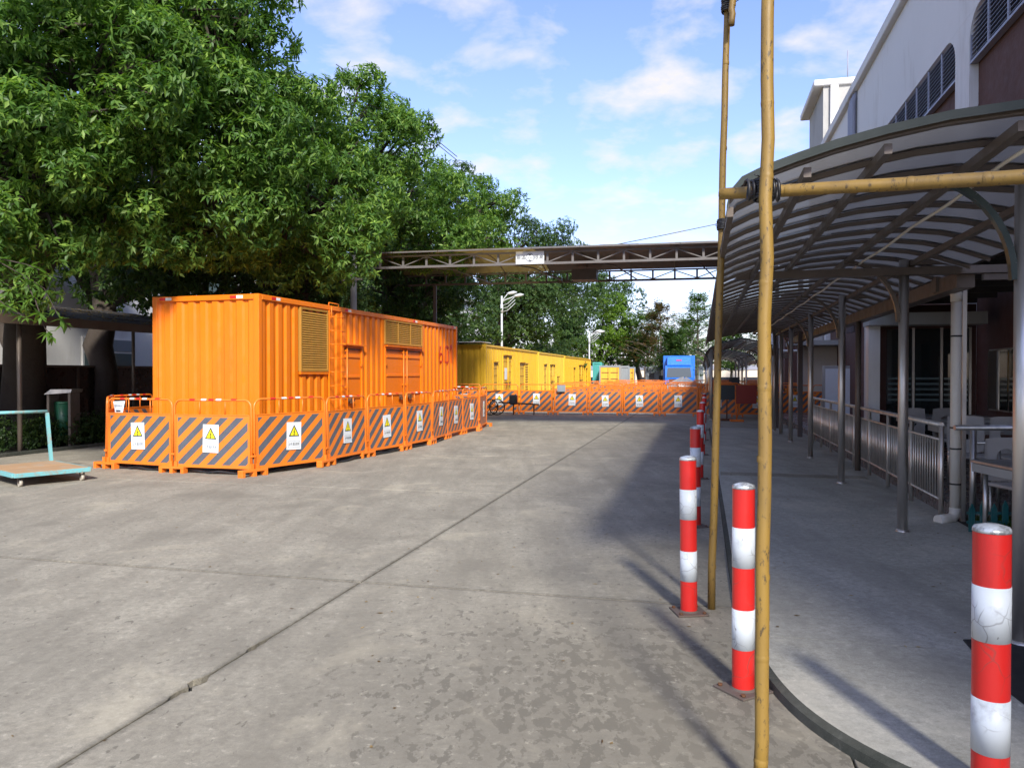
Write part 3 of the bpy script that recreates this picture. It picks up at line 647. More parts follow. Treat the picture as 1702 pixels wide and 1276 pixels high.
for s in (-1, 1):
    b_ = M(); b_.tube([(s * 1.0, .1, 1.9), (s * 1.2, -.05, 1.95), (s * 1.22, -.05, 1.5)], .02, 6); b_.box(s * 1.22 - .09, s * 1.22 + .09, -.09, -.04, 1.5, 1.9); b_.build('mirror', MT['black'], tk)
    b_ = M(); b_.box(s * .75 - .16, s * .75 + .16, -.07, .0, .85, 1.02); b_.build('headlight', MT['glass_pale'], tk)
    for yy in (.7, 6.2):
        b_ = M(); b_.tube([(s * .98, yy, .45), (s * .72, yy, .45)], .45, 20); w_ = b_.build('wheel', MT['black'], tk); M().tube([(s * 1.0, yy, .45), (s * .98, yy, .45)], .22, 12).build('rim', MT['white_paint'], w_)
M().box(-1.0, 1.0, -.12, -.05, .4, .7).build('bumper', MT['blue'], tk)
M().box(-.7, .7, -.075, -.055, 1.0, 1.25).build('grille', MT['black'], tk)
M().tube([(-.6, -.06, 1.36), (-.1, -.02, 1.5)], .012, 5).build('wiper', MT['black'], tk)
rr = random.Random(5)
def lumpy(name, loc, sx, sy, sz, mat, label, cat, n=14, seed=1, rough=.18):
    r2 = random.Random(seed); V = []; nz = 6; Fc = []
    for j in range(nz + 1):
        for i in range(n):
            a = 2 * pi * i / n; zz = j / nz; k = (1 - zz ** 3) ** .4 if zz < 1 else .15
            k *= 1 + r2.uniform(-rough, rough); V.append((cos(a) * sx * k, sin(a) * sy * k, sz * zz * (1 + r2.uniform(-rough, rough) * (zz > .5))))
    for j in range(nz):
        for i in range(n): Fc.append((j * n + i, j * n + (i + 1) % n, (j + 1) * n + (i + 1) % n, (j + 1) * n + i))
    Fc.append([nz * n + i for i in range(n)])
    return M().add(V, Fc).build(name, mat, loc=loc, label=label, cat=cat)
lumpy('wrapped_load', G(1136, 622 + 1.6 * F / 44), 1.05, .7, 1.32, MT['plastic'], 'heap wrapped in crumpled grey plastic in front of the blue truck', 'wrapped load', 22, 4, .12)

# ------------------------------------------------------------------ hazard barriers
def sign_mesh_tri(s, y):
    return [(-s, y, -s * .87 * .67), (s, y, -s * .87 * .67), (0, y, s * .87 * 1.33)]
def tri(mm, s, y0, y1, zc):
    P_ = [(-s, zc - s * .58), (s, zc - s * .58), (0, zc + s * 1.16)]
    mm.prism(P_, lambda a, z, t: (a, y0 + t, z), y1 - y0)
TXT = text_mesh('止步 高压危险', 0.052, 0.0006)
TXT.materials.clear(); TXT.materials.append(MT['ink'])
def make_barrier(detail=True):
    r_ = thing('hazard_barrier', '', 'barrier')
    hw = .72; top = 1.2; R_ = .13; pts = [(-hw, 0, .05), (-hw, 0, top - R_)]
    for k in range(1, 6): a = pi - k * pi / 10; pts.append((-hw + R_ + R_ * cos(a), 0, top - R_ + R_ * sin(a)))
    for k in range(1, 6): a = pi / 2 - k * pi / 10; pts.append((hw - R_ + R_ * cos(a), 0, top - R_ + R_ * sin(a)))
    pts += [(hw, 0, .05)]
    M().tube(pts, .018, 10 if detail else 6).build('tube_frame', MT['orange_bar'], r_)
    pn = M(); pn.box(-.68, .68, -.006, .004, .12, .95)
    for a, b, c, d in ((-.70, -.68, .11, .96), (.68, .70, .11, .96), (-.68, .68, .95, .965), (-.68, .68, .105, .12)): pn.box(a, b, -.013, .012, c, d)
    pn.build('striped_board', MT['stripe'], r_)
    for x in (-.24, .24): M().tube([(x, 0, .96), (x, 0, 1.19)], .010, 6).build('upright', MT['orange_bar'], r_)
    ft = M()
    y = 0
    for x0, x1, z0, z1 in ((-.26, .22, .075, .115), (-.26, -.20, 0, .075), (.16, .22, 0, .075), (-.05, .01, 0, .075)):
        ft.box(x0 - .74, x1 - .74, -.055, .055, z0, z1, bev=.004)
    for dx_ in (-.79, -.69): ft.box(dx_ - .028, dx_ + .028, -.028, .028, .115, .2)
    ft.build('foot', MT['orange_bar'], r_)
    if detail:
        for k, x in enumerate((-.42, -.20, -.06, .08, .36)):
            M().tube([(x, 0, 1.2), (x + .10, 0, 1.2)], .0195, 10, caps=False).build('reflective_tape', MT['red'] if k % 2 == 0 else MT['sign_white'], r_)
        M().box(-.035, .035, -.024, .024, .30, .33, T=Matrix.Translation((-.75, 0, 0))).build('clamp', MT['orange_bar'], r_)
    sg = M().box(-.147, .147, -.020, -.014, .36, .81).build('warning_sign', MT['sign_white'], r_)
    q = M(); tri(q, .108, -.0215, -.0202, .64); q.build('triangle_border', MT['ink'], sg)
    q = M(); tri(q, .080, -.0230, -.0217, .64); q.build('triangle_face', MT['sign_yellow'], sg)
    q = M(); B_ = [(.012, .705), (-.020, .645), (-.002, .648), (-.012, .610), (-.020, .612), (-.004, .585), (.010, .616), (.002, .614), (.016, .664), (-.004, .660), (.026, .705)]
    q.prism(B_, lambda a, z, t: (a, -.0242 + t, z), .001); q.build('lightning_bolt', MT['ink'], sg)
    q = M()
    for a, b, c, d in ((-.12, .12, .495, .499), (-.12, .12, .395, .399), (-.12, -.116, .399, .495), (.116, .12, .399, .495)): q.box(a, b, -.0212, -.0202, c, d)
    q.build('text_frame', MT['grey_ink'], sg)
    if detail: t_ = link('lettering', TXT, sg, loc=(0, -.0207, .447)); t_.scale = (.66, 1, 1.05)
    else: M().box(-.09, .09, -.0212, -.0202, .43, .462).build('lettering', MT['grey_ink'], sg)
    return r_
bar0 = make_barrier(True); bar0.location = (0, 0, 0)
bars_made = []
def place_barrier(Pa, Pb, label, group, first=[True], src=None, flip=False, nofoot=False):
    Pa = Vector((Pa[0], Pa[1], 0)); Pb = Vector((Pb[0], Pb[1], 0)); d_ = Pb - Pa
    if src is None and first[0]: o_ = bar0; first[0] = False
    else: o_ = dup(src or bar0)
    o_.location = (Pa + Pb) / 2; o_.rotation_euler = (random.uniform(-.025, .025), random.uniform(-.006, .006), atan2(d_.y, d_.x) + random.uniform(-.02, .02)); o_.scale = (d_.length / 1.5, 1, 1 + random.uniform(-.008, .008))
    for ch in o_.children:
        if ch.name.startswith('warning_sign'):
            ch.location.x += random.uniform(-.05, .05); ch.location.z += random.uniform(-.025, .03); ch.rotation_euler = (0, random.uniform(-.04, .04), 0)
    o_['label'] = label; o_['group'] = group; bars_made.append(o_); return o_
near = [(-6.9, 13.1), (-5.5, 12.5), (-4.06, 12.08), (-3.22, 13.4), (-2.80, 14.85), (-2.25, 16.25), (-1.83, 17.65), (-1.6, 19.1), (-1.32, 20.6), (-.93, 21.9), (-.78, 23.5)]
nlab = ['striped barrier at the left corner of the orange container, below the small paper notice', 'striped barrier standing square before the middle of the corrugated container end',
        'striped barrier at the near right corner of the container, board rising to the right', 'striped barrier before the tall ochre louvre and the ladder', 'striped barrier before the single door of the orange container',
        'striped barrier below the gap between single door and double doors', 'striped barrier before the left leaf of the double doors', 'striped barrier before the right leaf of the double doors',
        'striped barrier below the red number 601', 'striped barrier at the far right corner of the orange container', 'last striped barrier of the row, turned edge-on beyond the far corner of the orange container']
gN = 'striped barriers around the orange container'
for i, (a, b) in enumerate(zip(near, near[1:])): place_barrier(a, b, nlab[i], gN)
for a, b, lb in [((-7.45, 14.35), (-6.95, 13.15), 'striped barrier turned edge-on beside the cart, left of the corner barrier'),
                 ((-7.35, 15.8), (-7.5, 14.4), 'barrier along the hidden left side of the orange container, second from the corner'),
                 ((-.85, 23.7), (-2.2, 24.3), 'barrier closing off the far end of the orange container, only its right half showing')]: place_barrier(a, b, lb, gN)
nt_ = thing('paper_notice', 'creased white paper notice tied to the corner barrier rail', 'notice', PX(198, 677, 13.0), radians(-20))
q = M().add([(-.09, 0, -.1), (.08, -.01, -.11), (.12, .005, .11), (-.13, -.005, .10), (0, -.02, 0)], [(0, 1, 4), (1, 2, 4), (2, 3, 4), (3, 0, 4)]); q.build('sheet', MT['sign_white'], nt_)
q = M(); q.box(-.05, .05, -.026, -.022, -.065, -.045); q.build('printed_bar', MT['ink'], nt_)
t2 = text_mesh('请勿靠近', .045, .0006); t2.materials.clear(); t2.materials.append(MT['grey_ink']); link('lettering', t2, nt_, loc=(0, -.026, .03))

farx = [(742, 685.5), (800, 686), (863, 687), (919.6, 688), (977.7, 688.5), (1035, 689), (1097, 690), (1162, 691), (1226, 692), (1290, 692.5), (1350, 692.5), (1408, 693)]
fp = [G(a, b + 1) for a, b in farx]
flab = ['striped barrier in the far cross row behind the end of the orange container', 'striped barrier in the far cross row, partly behind the wheeled cable reel', 'striped barrier in the far cross row before the louvred door of the near yellow container', 'striped barrier in the far cross row, grey sheet on its top rail',
        'striped barrier in the far cross row, before the teal container', 'striped barrier in the far cross row, before the amber double doors', 'striped barrier in the far cross row, before the grey generator housing and wrapped load',
        'striped barrier in the far cross row, behind the row of red bollards', 'striped barrier in the far cross row, behind the black board', 'striped barrier in the far cross row, between the two bundled canopy posts', 'striped barrier in the far cross row, before the clipped hedge', 'last striped barrier of the far cross row, behind the railing']
def plain_top(o_):
    for ch in list(o_.children):
        if ch.name.startswith('reflective_tape'): bpy.data.objects.remove(ch)
for i in range(len(fp) - 1):
    plain_top(place_barrier(fp[i], fp[i + 1], flab[i], 'striped barriers in the far cross row'))
plain_top(place_barrier(fp[-1], fp[-1] + Vector((1.5, -.1, 0)), flab[-1], 'striped barriers in the far cross row'))
rg = thing('grey_sheet', 'small grey sheet hung on the top rail of a far barrier', 'sheet', PX(933, 645, 30.4)); M().box(-.16, .16, -.03, -.02, -.14, .1).add([(-.16, -.03, .1), (.16, -.03, .1), (.16, .02, .12), (-.16, .02, .12)], [(0, 1, 2, 3)]).build('cloth', MT['grey'], rg)
# crowd of barriers parked behind
lowb = make_barrier(False); lows = []; r3 = random.Random(11)
spots = []
for d, x0, x1 in ((34.5, 2.6, 13), (37.5, 3.2, 15), (41, 4.0, 16), (45, 5.2, 17), (50, 6.8, 20), (54.5, 8.0, 22)):
    x = x0
    while x < x1: spots.append((x + r3.uniform(-.1, .1), d - .245 * (x - x0) + r3.uniform(-.2, .2), r3.uniform(-.25, .1), d)); x += 1.53 + r3.uniform(0, .25)
RN = {34.5: 'nearest line', 37.5: 'second line', 41: 'third line', 45: 'fourth line', 50: 'fifth line', 54.5: 'last line'}
for k, (x, d, rz, d0) in enumerate(spots):
    o_ = lowb if k == 0 else dup(lowb)
    o_.location = (x, d, 0); o_.rotation_euler = (0, 0, -0.24 + rz * .6); o_['label'] = 'orange barrier parked in the %s of the crowd behind the far cross row' % RN[d0]; o_['group'] = 'barriers parked in the %s behind the far row' % RN[d0]
# cables heaped along the foot of the barriers
def wob(pts, amp, rs_, z=.03):
    o_ = []
    for a, b in zip(pts, pts[1:]):
        for k in range(8): t_ = k / 8; o_.append((a[0] + (b[0] - a[0]) * t_ + rs_.uniform(-amp, amp), a[1] + (b[1] - a[1]) * t_ + rs_.uniform(-amp, amp), z + rs_.uniform(0, .02)))
    return o_
rc = random.Random(21)
clab = ['nearest', 'middle', 'thick', 'loosely curved', 'inner', 'looped']
base_c = [(-6.95, 13.15), (-6.0, 12.72), (-5.0, 12.35), (-4.1, 12.12), (-3.2, 13.5), (-2.75, 14.9), (-2.22, 16.3), (-1.8, 17.8), (-1.55, 19.4)]
for k in range(9):
    o_ = .06 + k * .075; pts = [(x - .0 + (o_ if x < -4.5 else -o_ * .6) * .5, y + o_) for x, y in base_c]
    c_ = M().tube(smooth([p[:2] for p in wob(pts, .035, rc)], 1) and [(a, b, .022 + .012 * sin(i * .7 + k) + .01 + (.035 if k % 3 == 1 else 0)) for i, (a, b) in enumerate(smooth([p[:2] for p in wob(pts, .035, rc)], 1))], .020 + .006 * (k % 2), 6)
    c_.build('power_cable', MT['black'], label='black power cable running in the bundle under the striped barriers', cat='cable', group='black cables under the barriers')
# ------------------------------------------------------------------ gantry over the road
v0g = 0; gA = Vector((-3.6, 21.08, 0)); gdir = Vector((0.98058, -0.19612, 0)); gz = atan2(gdir.y, gdir.x)
gt = thing('roofed_gantry', 'low steel truss gantry with sheet roof crossing over the road', 'gantry', gA, gz)
Lg = 14.5; Wg = 4.1
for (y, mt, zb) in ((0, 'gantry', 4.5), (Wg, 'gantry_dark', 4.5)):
    M().box(-.6, Lg, y - .025, y + .025, zb - .03, zb + .03).build('bottom_chord', MT[mt], gt)
    M().box(-.6, Lg, y - .02, y + .02, zb + .275, zb + .32).build('top_chord', MT[mt], gt)
    x = 0; k = 0
    while x < Lg:
        M().box(x - .028, x + .028, y - .02, y + .02, zb + .03, zb + .27).build('truss_post', MT[mt], gt)
        if x + .66 < Lg:
            a, b = ((x + .03, zb + .04), (x + .63, zb + .26)) if k % 2 else ((x + .03, zb + .26), (x + .63, zb + .04))
            M().bar((a[0], y, a[1]), (b[0], y, b[1]), .022, .026).build('diagonal', MT[mt], gt)
        x += .66; k += 1
def groof(x0, x1, mt, zo=0.0):
    m_ = M(); A = []; B = []; n_ = 12
    for i in range(n_ + 1):
        t_ = i / n_; y = -.22 + (Wg + .44) * t_; z = 4.86 + zo + .26 * (1 - (2 * t_ - 1) ** 2); A.append((x0, y, z)); B.append((x1, y, z))
    m_.strip(A, B, 0, True); m_.strip([(a, b, c + .02) for a, b, c in B], [(a, b, c + .02) for a, b, c in A], 0, True)
    m_.strip([(x0, -.22, 4.86), (x1, -.22, 4.86)], [(x0, -.22, 4.88), (x1, -.22, 4.88)]); return m_.build('roof_sheet', MT[mt], gt)
x = -.8; k = 0
while x < Lg - .3:
    groof(x, x + .99, 'frp' if k < 5 else 'gantry_roof', .006 * (k % 2)); x += .965; k += 1
fl = M()
for i in range(12): fl.box(-.8 + i * 1.26, -.8 + i * 1.26 + 1.24, -.26, -.235, 4.85, 4.885)
fl.build('roof_edge_strip', MT['gantry'], gt)
for i, x in enumerate([.66 * 2 * j for j in range(11)]):
    pts = [(x, .02, 4.8)]; 
    for q_ in range(1, 9): t_ = q_ / 9; pts.append((x, Wg * t_, 4.80 + .24 * (1 - (2 * t_ - 1) ** 2)))
    pts.append((x, Wg, 4.8)); M().tube(pts, .016, 6).build('roof_hoop', MT['gantry_dark'], gt)
for i, x in enumerate((1.3, 3.6, 5.9, 8.2)):
    M().tube([(x, .05, 4.5), (x + .35, 1.6, 4.62), (x + .9, Wg - .1, 4.5)], .018, 6).build('brace', MT['gantry'], gt)
for (x, y) in ((.3, Wg), (10.9, Wg), (10.9, 0)):
    M().box(x - .05, x + .05, y - .05, y + .05, 0, 4.47).build('column', MT['gantry_dark'], gt)
bx = M(); bx.box(4.85, 5.6, 3.3, 3.9, 4.46, 4.78); bx.build('dark_infill_panel', MT['gantry_roof'], gt)
# height limit sign
sgp = gA + gdir * ((PX(882, 0, 20.2).x + 3.6) / .9806); sgp.z = 4.65
sg = thing('height_limit_sign', 'white height limit sign with black lettering fixed to the gantry', 'sign', sgp + Vector((-.02, -.06, 0)), gz)
M().box(-.375, .375, 0, .015, -.165, .165).build('plate', MT['sign_white'], sg)
q = M()
for k in range(28):
    a = 2 * pi * k / 28; b = 2 * pi * (k + 1) / 28
    q.add([(cos(a) * .115, -.004, sin(a) * .115), (cos(b) * .115, -.004, sin(b) * .115), (cos(b) * .095, -.004, sin(b) * .095), (cos(a) * .095, -.004, sin(a) * .095)], [(0, 1, 2, 3)])
q.build('ring', MT['grey_ink'], sg)
q = M(); q.prism([(-.045, .085), (.045, .085), (0, .045)], lambda a, z, t: (a, -.006 + t, z), .004); q.prism([(-.045, -.085), (0, -.045), (.045, -.085)], lambda a, z, t: (a, -.006 + t, z), .004); q.build('height_arrows', MT['ink'], sg)
for body, x, s_ in (('廠區', -.235, .13), ('限高', .235, .13), ('4.5m', 0, .065)):
    tm = text_mesh(body, s_, .0008); tm.materials.clear(); tm.materials.append(MT['ink']); link('lettering', tm, sg, loc=(x, -.004, 0))
M().tube([PX(1187, 374, 19.5) + Vector((3.2, 0, 1.4)), PX(1187, 374, 19.5), PX(1100, 392, 19.9), PX(1010, 410, 20.4)], .011, 6).build('stay_cable', MT['gantry'], label='thin stay cable sloping down to the gantry roof', cat='cable')
for k in range(2):
    M().tube([PX(560, 110 + 6 * k, 20), PX(652, 170 + 8 * k, 21), PX(690 , 205 + 6 * k, 22), PX(760, 262 + 6 * k, 26)], .012, 5).build('overhead_wire', MT['black'], label=('upper' if k == 0 else 'lower') + ' dark overhead wire slanting out of the big tree against the sky', cat='wire', group='overhead wires by the big tree')

# ------------------------------------------------------------------ leaning yellow poles
def pole_pts(a, b, n=14, amp=.004, seed=0):
    r_ = random.Random(seed); a = Vector(a); b = Vector(b)
    return [a.lerp(b, i / n) + Vector((r_.uniform(-amp, amp), r_.uniform(-amp, amp), 0)) for i in range(n + 1)]
def yellow_pole(a, b, r0, r1, label, seed, knots=8):
    a = Vector(a); b = Vector(b); o_ = thing('scaffold_pole', label, 'pole', a)
    pts = [p - a for p in pole_pts(a, b, 14, .0045, seed)]; rs_ = [r0 + (r1 - r0) * i / 14 for i in range(15)]
    M().tube(pts, rs_, 14).build('shaft', MT['pole'], o_)
    r_ = random.Random(seed + 50)
    for k in range(knots):
        t_ = (k + .5 + r_.uniform(-.2, .2)) / knots; p = (b - a) * t_; d_ = (b - a).normalized(); rr_ = (r0 + (r1 - r0) * t_)
        M().tube([p - d_ * .012, p - d_ * .003, p + d_ * .003, p + d_ * .012], [rr_ * 1.0, rr_ * 1.045, rr_ * 1.045, rr_ * 1.0], 14, caps=False).build('node_ring', MT['pole'], o_)
    return o_
yellow_pole(G(1267, 1330), PX(1275, -60, 2.95), .0262, .0235, 'thick front yellow pole running top to bottom past the second bollard', 1, 9)
pB0 = G(1183, 1013); pB1 = PX(1208, -30, 5.15)
yellow_pole(pB0, pB1, .0262, .0205, 'thinner yellow pole leaning beside the kerb, behind the front pole', 2, 10)
yellow_pole(PX(1214, 46, 5.05), PX(1219, -80, 5.05), .021, .020, 'short upper length of pole lashed to the thin leaning pole', 3, 2)
yellow_pole(PX(1196, 324, 3.22), PX(1790, 290, 2.62), .0235, .0262, 'horizontal yellow pole tied across the front pole under the canopy rim', 4, 6)
def lashing(c, axis, r_, name_label, h=.07, seed=0, tails=3):
    rz_ = random.Random(seed); c = Vector(c); o_ = thing('lashing', name_label, 'lashing', c)
    ax = Vector(axis).normalized(); pts = []; turns = 7; a0 = ax.orthogonal().normalized(); b0 = ax.cross(a0)
    for i in range(turns * 12 + 1):
        t_ = i / (turns * 12); a = t_ * turns * 2 * pi; rr_ = r_ * (1 + .05 * sin(a * 2.3)); pts.append(ax * (t_ - .5) * h + (a0 * cos(a) + b0 * sin(a)) * rr_)
    M().tube(pts, .0065, 5).build('wrap', MT['black'], o_)
    for k in range(tails):
        d_ = Vector((rz_.uniform(-1, 1), -1, rz_.uniform(-.4, .8))).normalized(); p = (a0 * rz_.uniform(-1, 1)) * r_ * .5 + d_ * r_ * .8
        M().tube([p, p + d_ * .03 + Vector((.01, 0, .01)), p + d_ * .05 + Vector((rz_.uniform(-.03, .03), 0, rz_.uniform(-.02, .04)))], .003, 5).build('loose_end', MT['black'], o_)
lc = PX(1271, 314, 2.985) + Vector((0, -.004, 0)); lashing(lc + Vector((0, .03, 0)), (0.02, 0, 1), .040, 'black tie joining the front pole and the horizontal pole', .075, 1, 1)
lashing(lc + Vector((.0, .035, 0)), (1, -.1, -.02), .038, 'wide black band wrapped along the horizontal pole at the crossing', .13, 5, 0)
lashing(PX(1200, 374, 5.17), (.04, 0, 1), .033, 'black wire knot with loose ends on the thin leaning pole', .07, 2, 6)
lashing(PX(1208, 12, 5.14), (.04, 0, 1), .040, 'upper black lashing where two thin poles overlap', .10, 3, 4)

# ------------------------------------------------------------------ bollards
def make_bollard():
    r_ = thing('bollard', '', 'bollard'); R_ = .0555; Hb = 1.0
    M().tube([(0, 0, .012), (0, 0, Hb)], R_, 28, caps=False).build('post', MT['red'], r_)
    for z in (.21, .61):
        m_ = M(); m_.tube([(0, 0, z), (0, 0, z + .195)], R_ + .0012, 28, caps=True); m_.build('reflective_band', MT['white_tape'], r_)
    for z in (.012, .41, .81): pass
    m_ = M(); m_.tube([(0, 0, Hb - .006), (0, 0, Hb + .004), (0, 0, Hb + .012), (0, 0, Hb + .022)], [R_ + .0015, R_ + .0005, R_ * .93, R_ * .35], 28); m_.build('cap', MT['silver'], r_)
    M().box(-.105, .105, -.105, .105, 0, .011, bev=.002).build('base_plate', MT['plate'], r_)
    M().tube([(0, 0, .011), (0, 0, .02)], [R_ + .012, R_ + .001], 24, caps=False).build('weld_bead', MT['plate'], r_)
    for x in (-.08, .08):
        for y in (-.08, .08): M().tube([(x, y, .011), (x, y, .022)], .012, 6).build('bolt', MT['rust'], r_)
    return r_
bo0 = make_bollard()
bol = [((1.762, 2.82), 1.06, 'nearest red and white bollard at the bottom right corner, bands smudged'), ((1.172, 3.885), 1.0, 'red and white bollard standing against the thick front pole'),
       ((1.19, 5.16), 1.0, 'red and white bollard left of the thin leaning pole, whole height showing'), ((1.935, 8.1), 1.0, 'red and white bollard half hidden behind the one left of the thin pole'),
       ((2.88, 11.8), 1.0, 'fifth bollard along the kerb, its red top just above the one before'), ((3.78, 15.3), 1.0, 'sixth bollard along the kerb, only its red top showing'),
       ((4.66, 18.7), 1.0, 'seventh bollard along the kerb, small red top'), ((5.55, 22.2), 1.0, 'farthest bollard, in front of the far striped barriers')]
for i, ((x, y), s_, lb) in enumerate(bol):
    o_ = bo0 if i == 0 else dup(bo0)
    o_.location = (x, y, 0.001); o_.rotation_euler = (random.uniform(-.008, .008), random.uniform(-.008, .008), [.25, .5, .1, .2, .3, .1, 0, .2][i]); o_.scale = (s_ * (1.06 if i == 0 else 1), s_ * (1.06 if i == 0 else 1), 1.03)
    o_['label'] = lb; o_['group'] = 'red and white bollards along the kerb'

# ------------------------------------------------------------------ arched canopy over the walkway (road frame: x=u, y=v)
prof = [(.12, 2.40), (.135, 2.47), (.19, 2.535), (.30, 2.585), (.45, 2.635), (.62, 2.685), (.84, 2.735), (1.1, 2.78), (1.4, 2.805), (1.65, 2.80), (1.9, 2.77), (2.15, 2.71), (2.43, 2.61)]
def canopy(v0, v1, posts, label, rough=False, us_post=1.9, zoff=0.0, ribs=.50, mirror=False, pr=None):
    pr = pr or prof
    r_ = thing('arched_canopy', label, 'canopy', (0, 0, zoff), ROADZ)
    n_ = max(2, round((v1 - v0) / ribs)); st = (v1 - v0) / n_
    for k in range(n_ + 1):
        v = v0 + k * st; q = M()
        w_ = .012 if k else .02; up = .032
        A = [(u, v - w_, z - .002) for u, z in pr]; B = [(u, v + w_, z - .002) for u, z in pr]
        A2 = [(u, v - w_, z - up) for u, z in pr]; B2 = [(u, v + w_, z - up) for u, z in pr]
        q.strip(A, B); q.strip(B2, A2); q.strip(A2, A); q.strip(B, B2)
        q.build('rib', MT['frame_brown'], r_)
        if k < n_:
            s_ = M(); jit = random.uniform(-.0015, .0015)
            s_.strip([(u, v - .02, z + .006 + jit) for u, z in pr], [(u, v + st + .0, z + .009 + jit) for u, z in pr], 0, True)
            s_.build('roof_panel', MT['sheet'], r_)
            b_ = M(); b_.strip([(u, v - .03, z + .016) for u, z in pr], [(u, v + .03, z + .016) for u, z in pr], 0, True); b_.build('cover_strip', MT['flash'] if k == 0 else MT['frame_brown'], r_)
    q = M(); q.strip([(u, v0 - .06, z + .02) for u, z in pr], [(u, v0 + .035, z + .026) for u, z in pr], 0, True); q.strip([(u, v0 - .06, z - .022) for u, z in pr], [(u, v0 - .06, z + .02) for u, z in pr], 0, True); q.build('front_flashing', MT['flash'], r_)
    def zt(u):
        for (a, b), (c, d) in zip(pr, pr[1:]):
            if a <= u <= c: return b + (d - b) * (u - a) / (c - a)
        return pr[-1][1]
    for u, wd_ in ((.14, .03), (.5, .035), (.86, .035), (1.43, .05), (2.0, .05)):
        M().box(u - wd_ / 2, u + wd_ / 2, v0 + .03, v1, zt(u) - .095, zt(u) - .047).build('purlin', MT['frame_brown'], r_)
    M().tube([(1.52, v0 + .2 + .3 * i, zt(1.5) - .12 + .008 * sin(i * 1.1)) for i in range(int((v1 - v0) / .3))], .011, 6).build('conduit', MT['pvc'], r_)
    M().box(pr[-1][0] - .02, pr[-1][0] + .14, max(v0, 8.3) if not mirror else v0, v1, pr[-1][1] - .17, pr[-1][1] - .02).build('gutter', MT['frame_brown'], r_)
    for i, (u, v) in enumerate(posts):
        w_ = .045; pz = zt(u) - .047
        c_ = M(); V = []
        for k in range(8): a = pi / 8 + k * pi / 4; V.append((cos(a), sin(a)))
        c_.tube([(u, v, .03), (u, v, pz)], .047, 12); pp = c_.build('post', MT['steel_post'], r_)
        M().tube([(u, v, .045), (u, v, .085)], [.075, .05], 12).build('post_collar', MT['steel_post'], pp)
        arc = []
        for k in range(11):
            t_ = k / 10 * pi / 2; arc.append((u - .05 - .50 * (1 - cos(t_)) * (1 if not mirror else 1), v, (pz - .60) + .60 * sin(t_)))
        A_ = M()
        for a, b in zip(arc, arc[1:]): A_.bar(a, b, .035, .05, up=(0, 1, 0))
        A_.build('curved_arm', MT['frame_green'] if i == 0 else MT['frame_brown'], r_)
        if 1.0 < u: M().box(u + .05, 2.46, v - .025, v + .025, pz - .05, pz).build('cross_tie', MT['frame_brown'], r_)
    return r_
posts1 = [(1.78, 4.95), (1.93, 8.25), (1.94, 11.7), (1.97, 15.1), (2.0, 18.6), (1.96, 22.2)]
cn1 = canopy(3.95, 22.6, posts1, 'long smoked canopy with steel posts arching over the walkway at right')
M().box(.35, 3.1, 8.19, 8.31, 2.565, 2.64).build('tie_beam', MT['frame_brown'], cn1)
M().tube([(2.02, 21.0, .03), (2.02, 21.0, 2.7)], .05, 12).build('post', MT['steel_post'], cn1)
for (v, u) in ((13.3, 2.45), (20.3, 2.42)):
    M().tube([(u, v, .05), (u, v, 2.45)], .045, 10).build('post', MT['frame_brown'], cn1)
M().box(2.62, 4.9, 8.22, 8.28, 2.50, 2.56).build('cross_tie', MT['frame_brown'], cn1)
sp = [(.15, 2.3), (.3, 2.48), (.7, 2.65), (1.3, 2.78), (1.9, 2.68), (2.4, 2.5), (2.6, 2.3)]
canopy(26.5, 36, [(.35, 27), (.35, 30), (.35, 33), (2.3, 27), (2.3, 30), (2.3, 33)], 'second arched canopy farther along the walkway, seen under the first', ribs=1.2, pr=sp, mirror=True)
canopy(39, 58, [(.3, 40), (.3, 44), (.3, 48), (.3, 52), (2.2, 40), (2.2, 44), (2.2, 48), (2.2, 52), (1.3, 57)], 'farthest arched canopy with a cluster of thin posts', ribs=1.6, pr=sp, mirror=True)

# downpipe
dp = thing('downpipe', 'cream plastic downpipe with elbow, strapped to a post beside the steel railing', 'pipe', (0, 0, 0), ROADZ)
def UV(p): # world -> road frame
    return Vector((CU * p.x - SU_ * p.y, SU_ * p.x + CU * p.y, p.z))
dpx = UV(G(1589, 866, .06)); du, dv = dpx.x, dpx.y
M().tube([(du, dv, .16), (du, dv, 2.36)], .052, 18).build('pipe', MT['pvc'], dp)
M().tube([(du, dv, 2.36), (du, dv, 2.43), (du - .02, dv, 2.48), (du - .07, dv, 2.52), (du - .13, dv, 2.52)], .058, 18).build('upper_elbow', MT['pvc'], dp)
M().tube([(du, dv, .20), (du - .005, dv, .12), (du - .05, dv - .03, .085), (du - .12, dv - .08, .085), (du - .20, dv - .13, .08)], .056, 18).build('lower_elbow', MT['pvc'], dp)
for z in (.45, .82, 1.04, 2.0): M().tube([(du, dv, z - .008), (du, dv, z + .008)], .056, 18).build('strap', MT['ink'], dp)
M().box(du + .06, du + .10, dv + .0, dv + .06, .03, 2.6).build('backing_post', MT['steel_post'], dp)
M().box(du - .22, du - .06, dv - .08, dv + .08, 2.46, 2.62).build('gutter_outlet', MT['frame_brown'], dp)
M().tube([(du - .1, dv, 2.68), (du + .12, dv, 2.62), (du + .15, dv, 2.64)], .02, 8).build('bracket', MT['steel'], dp)
for k in range(4): M().tube([(du + .0 + .03 * k, dv + .12, 2.5), (du + .03 * k, dv + .12, 3.3)], .012, 6).build('riser', MT['steel'], dp)

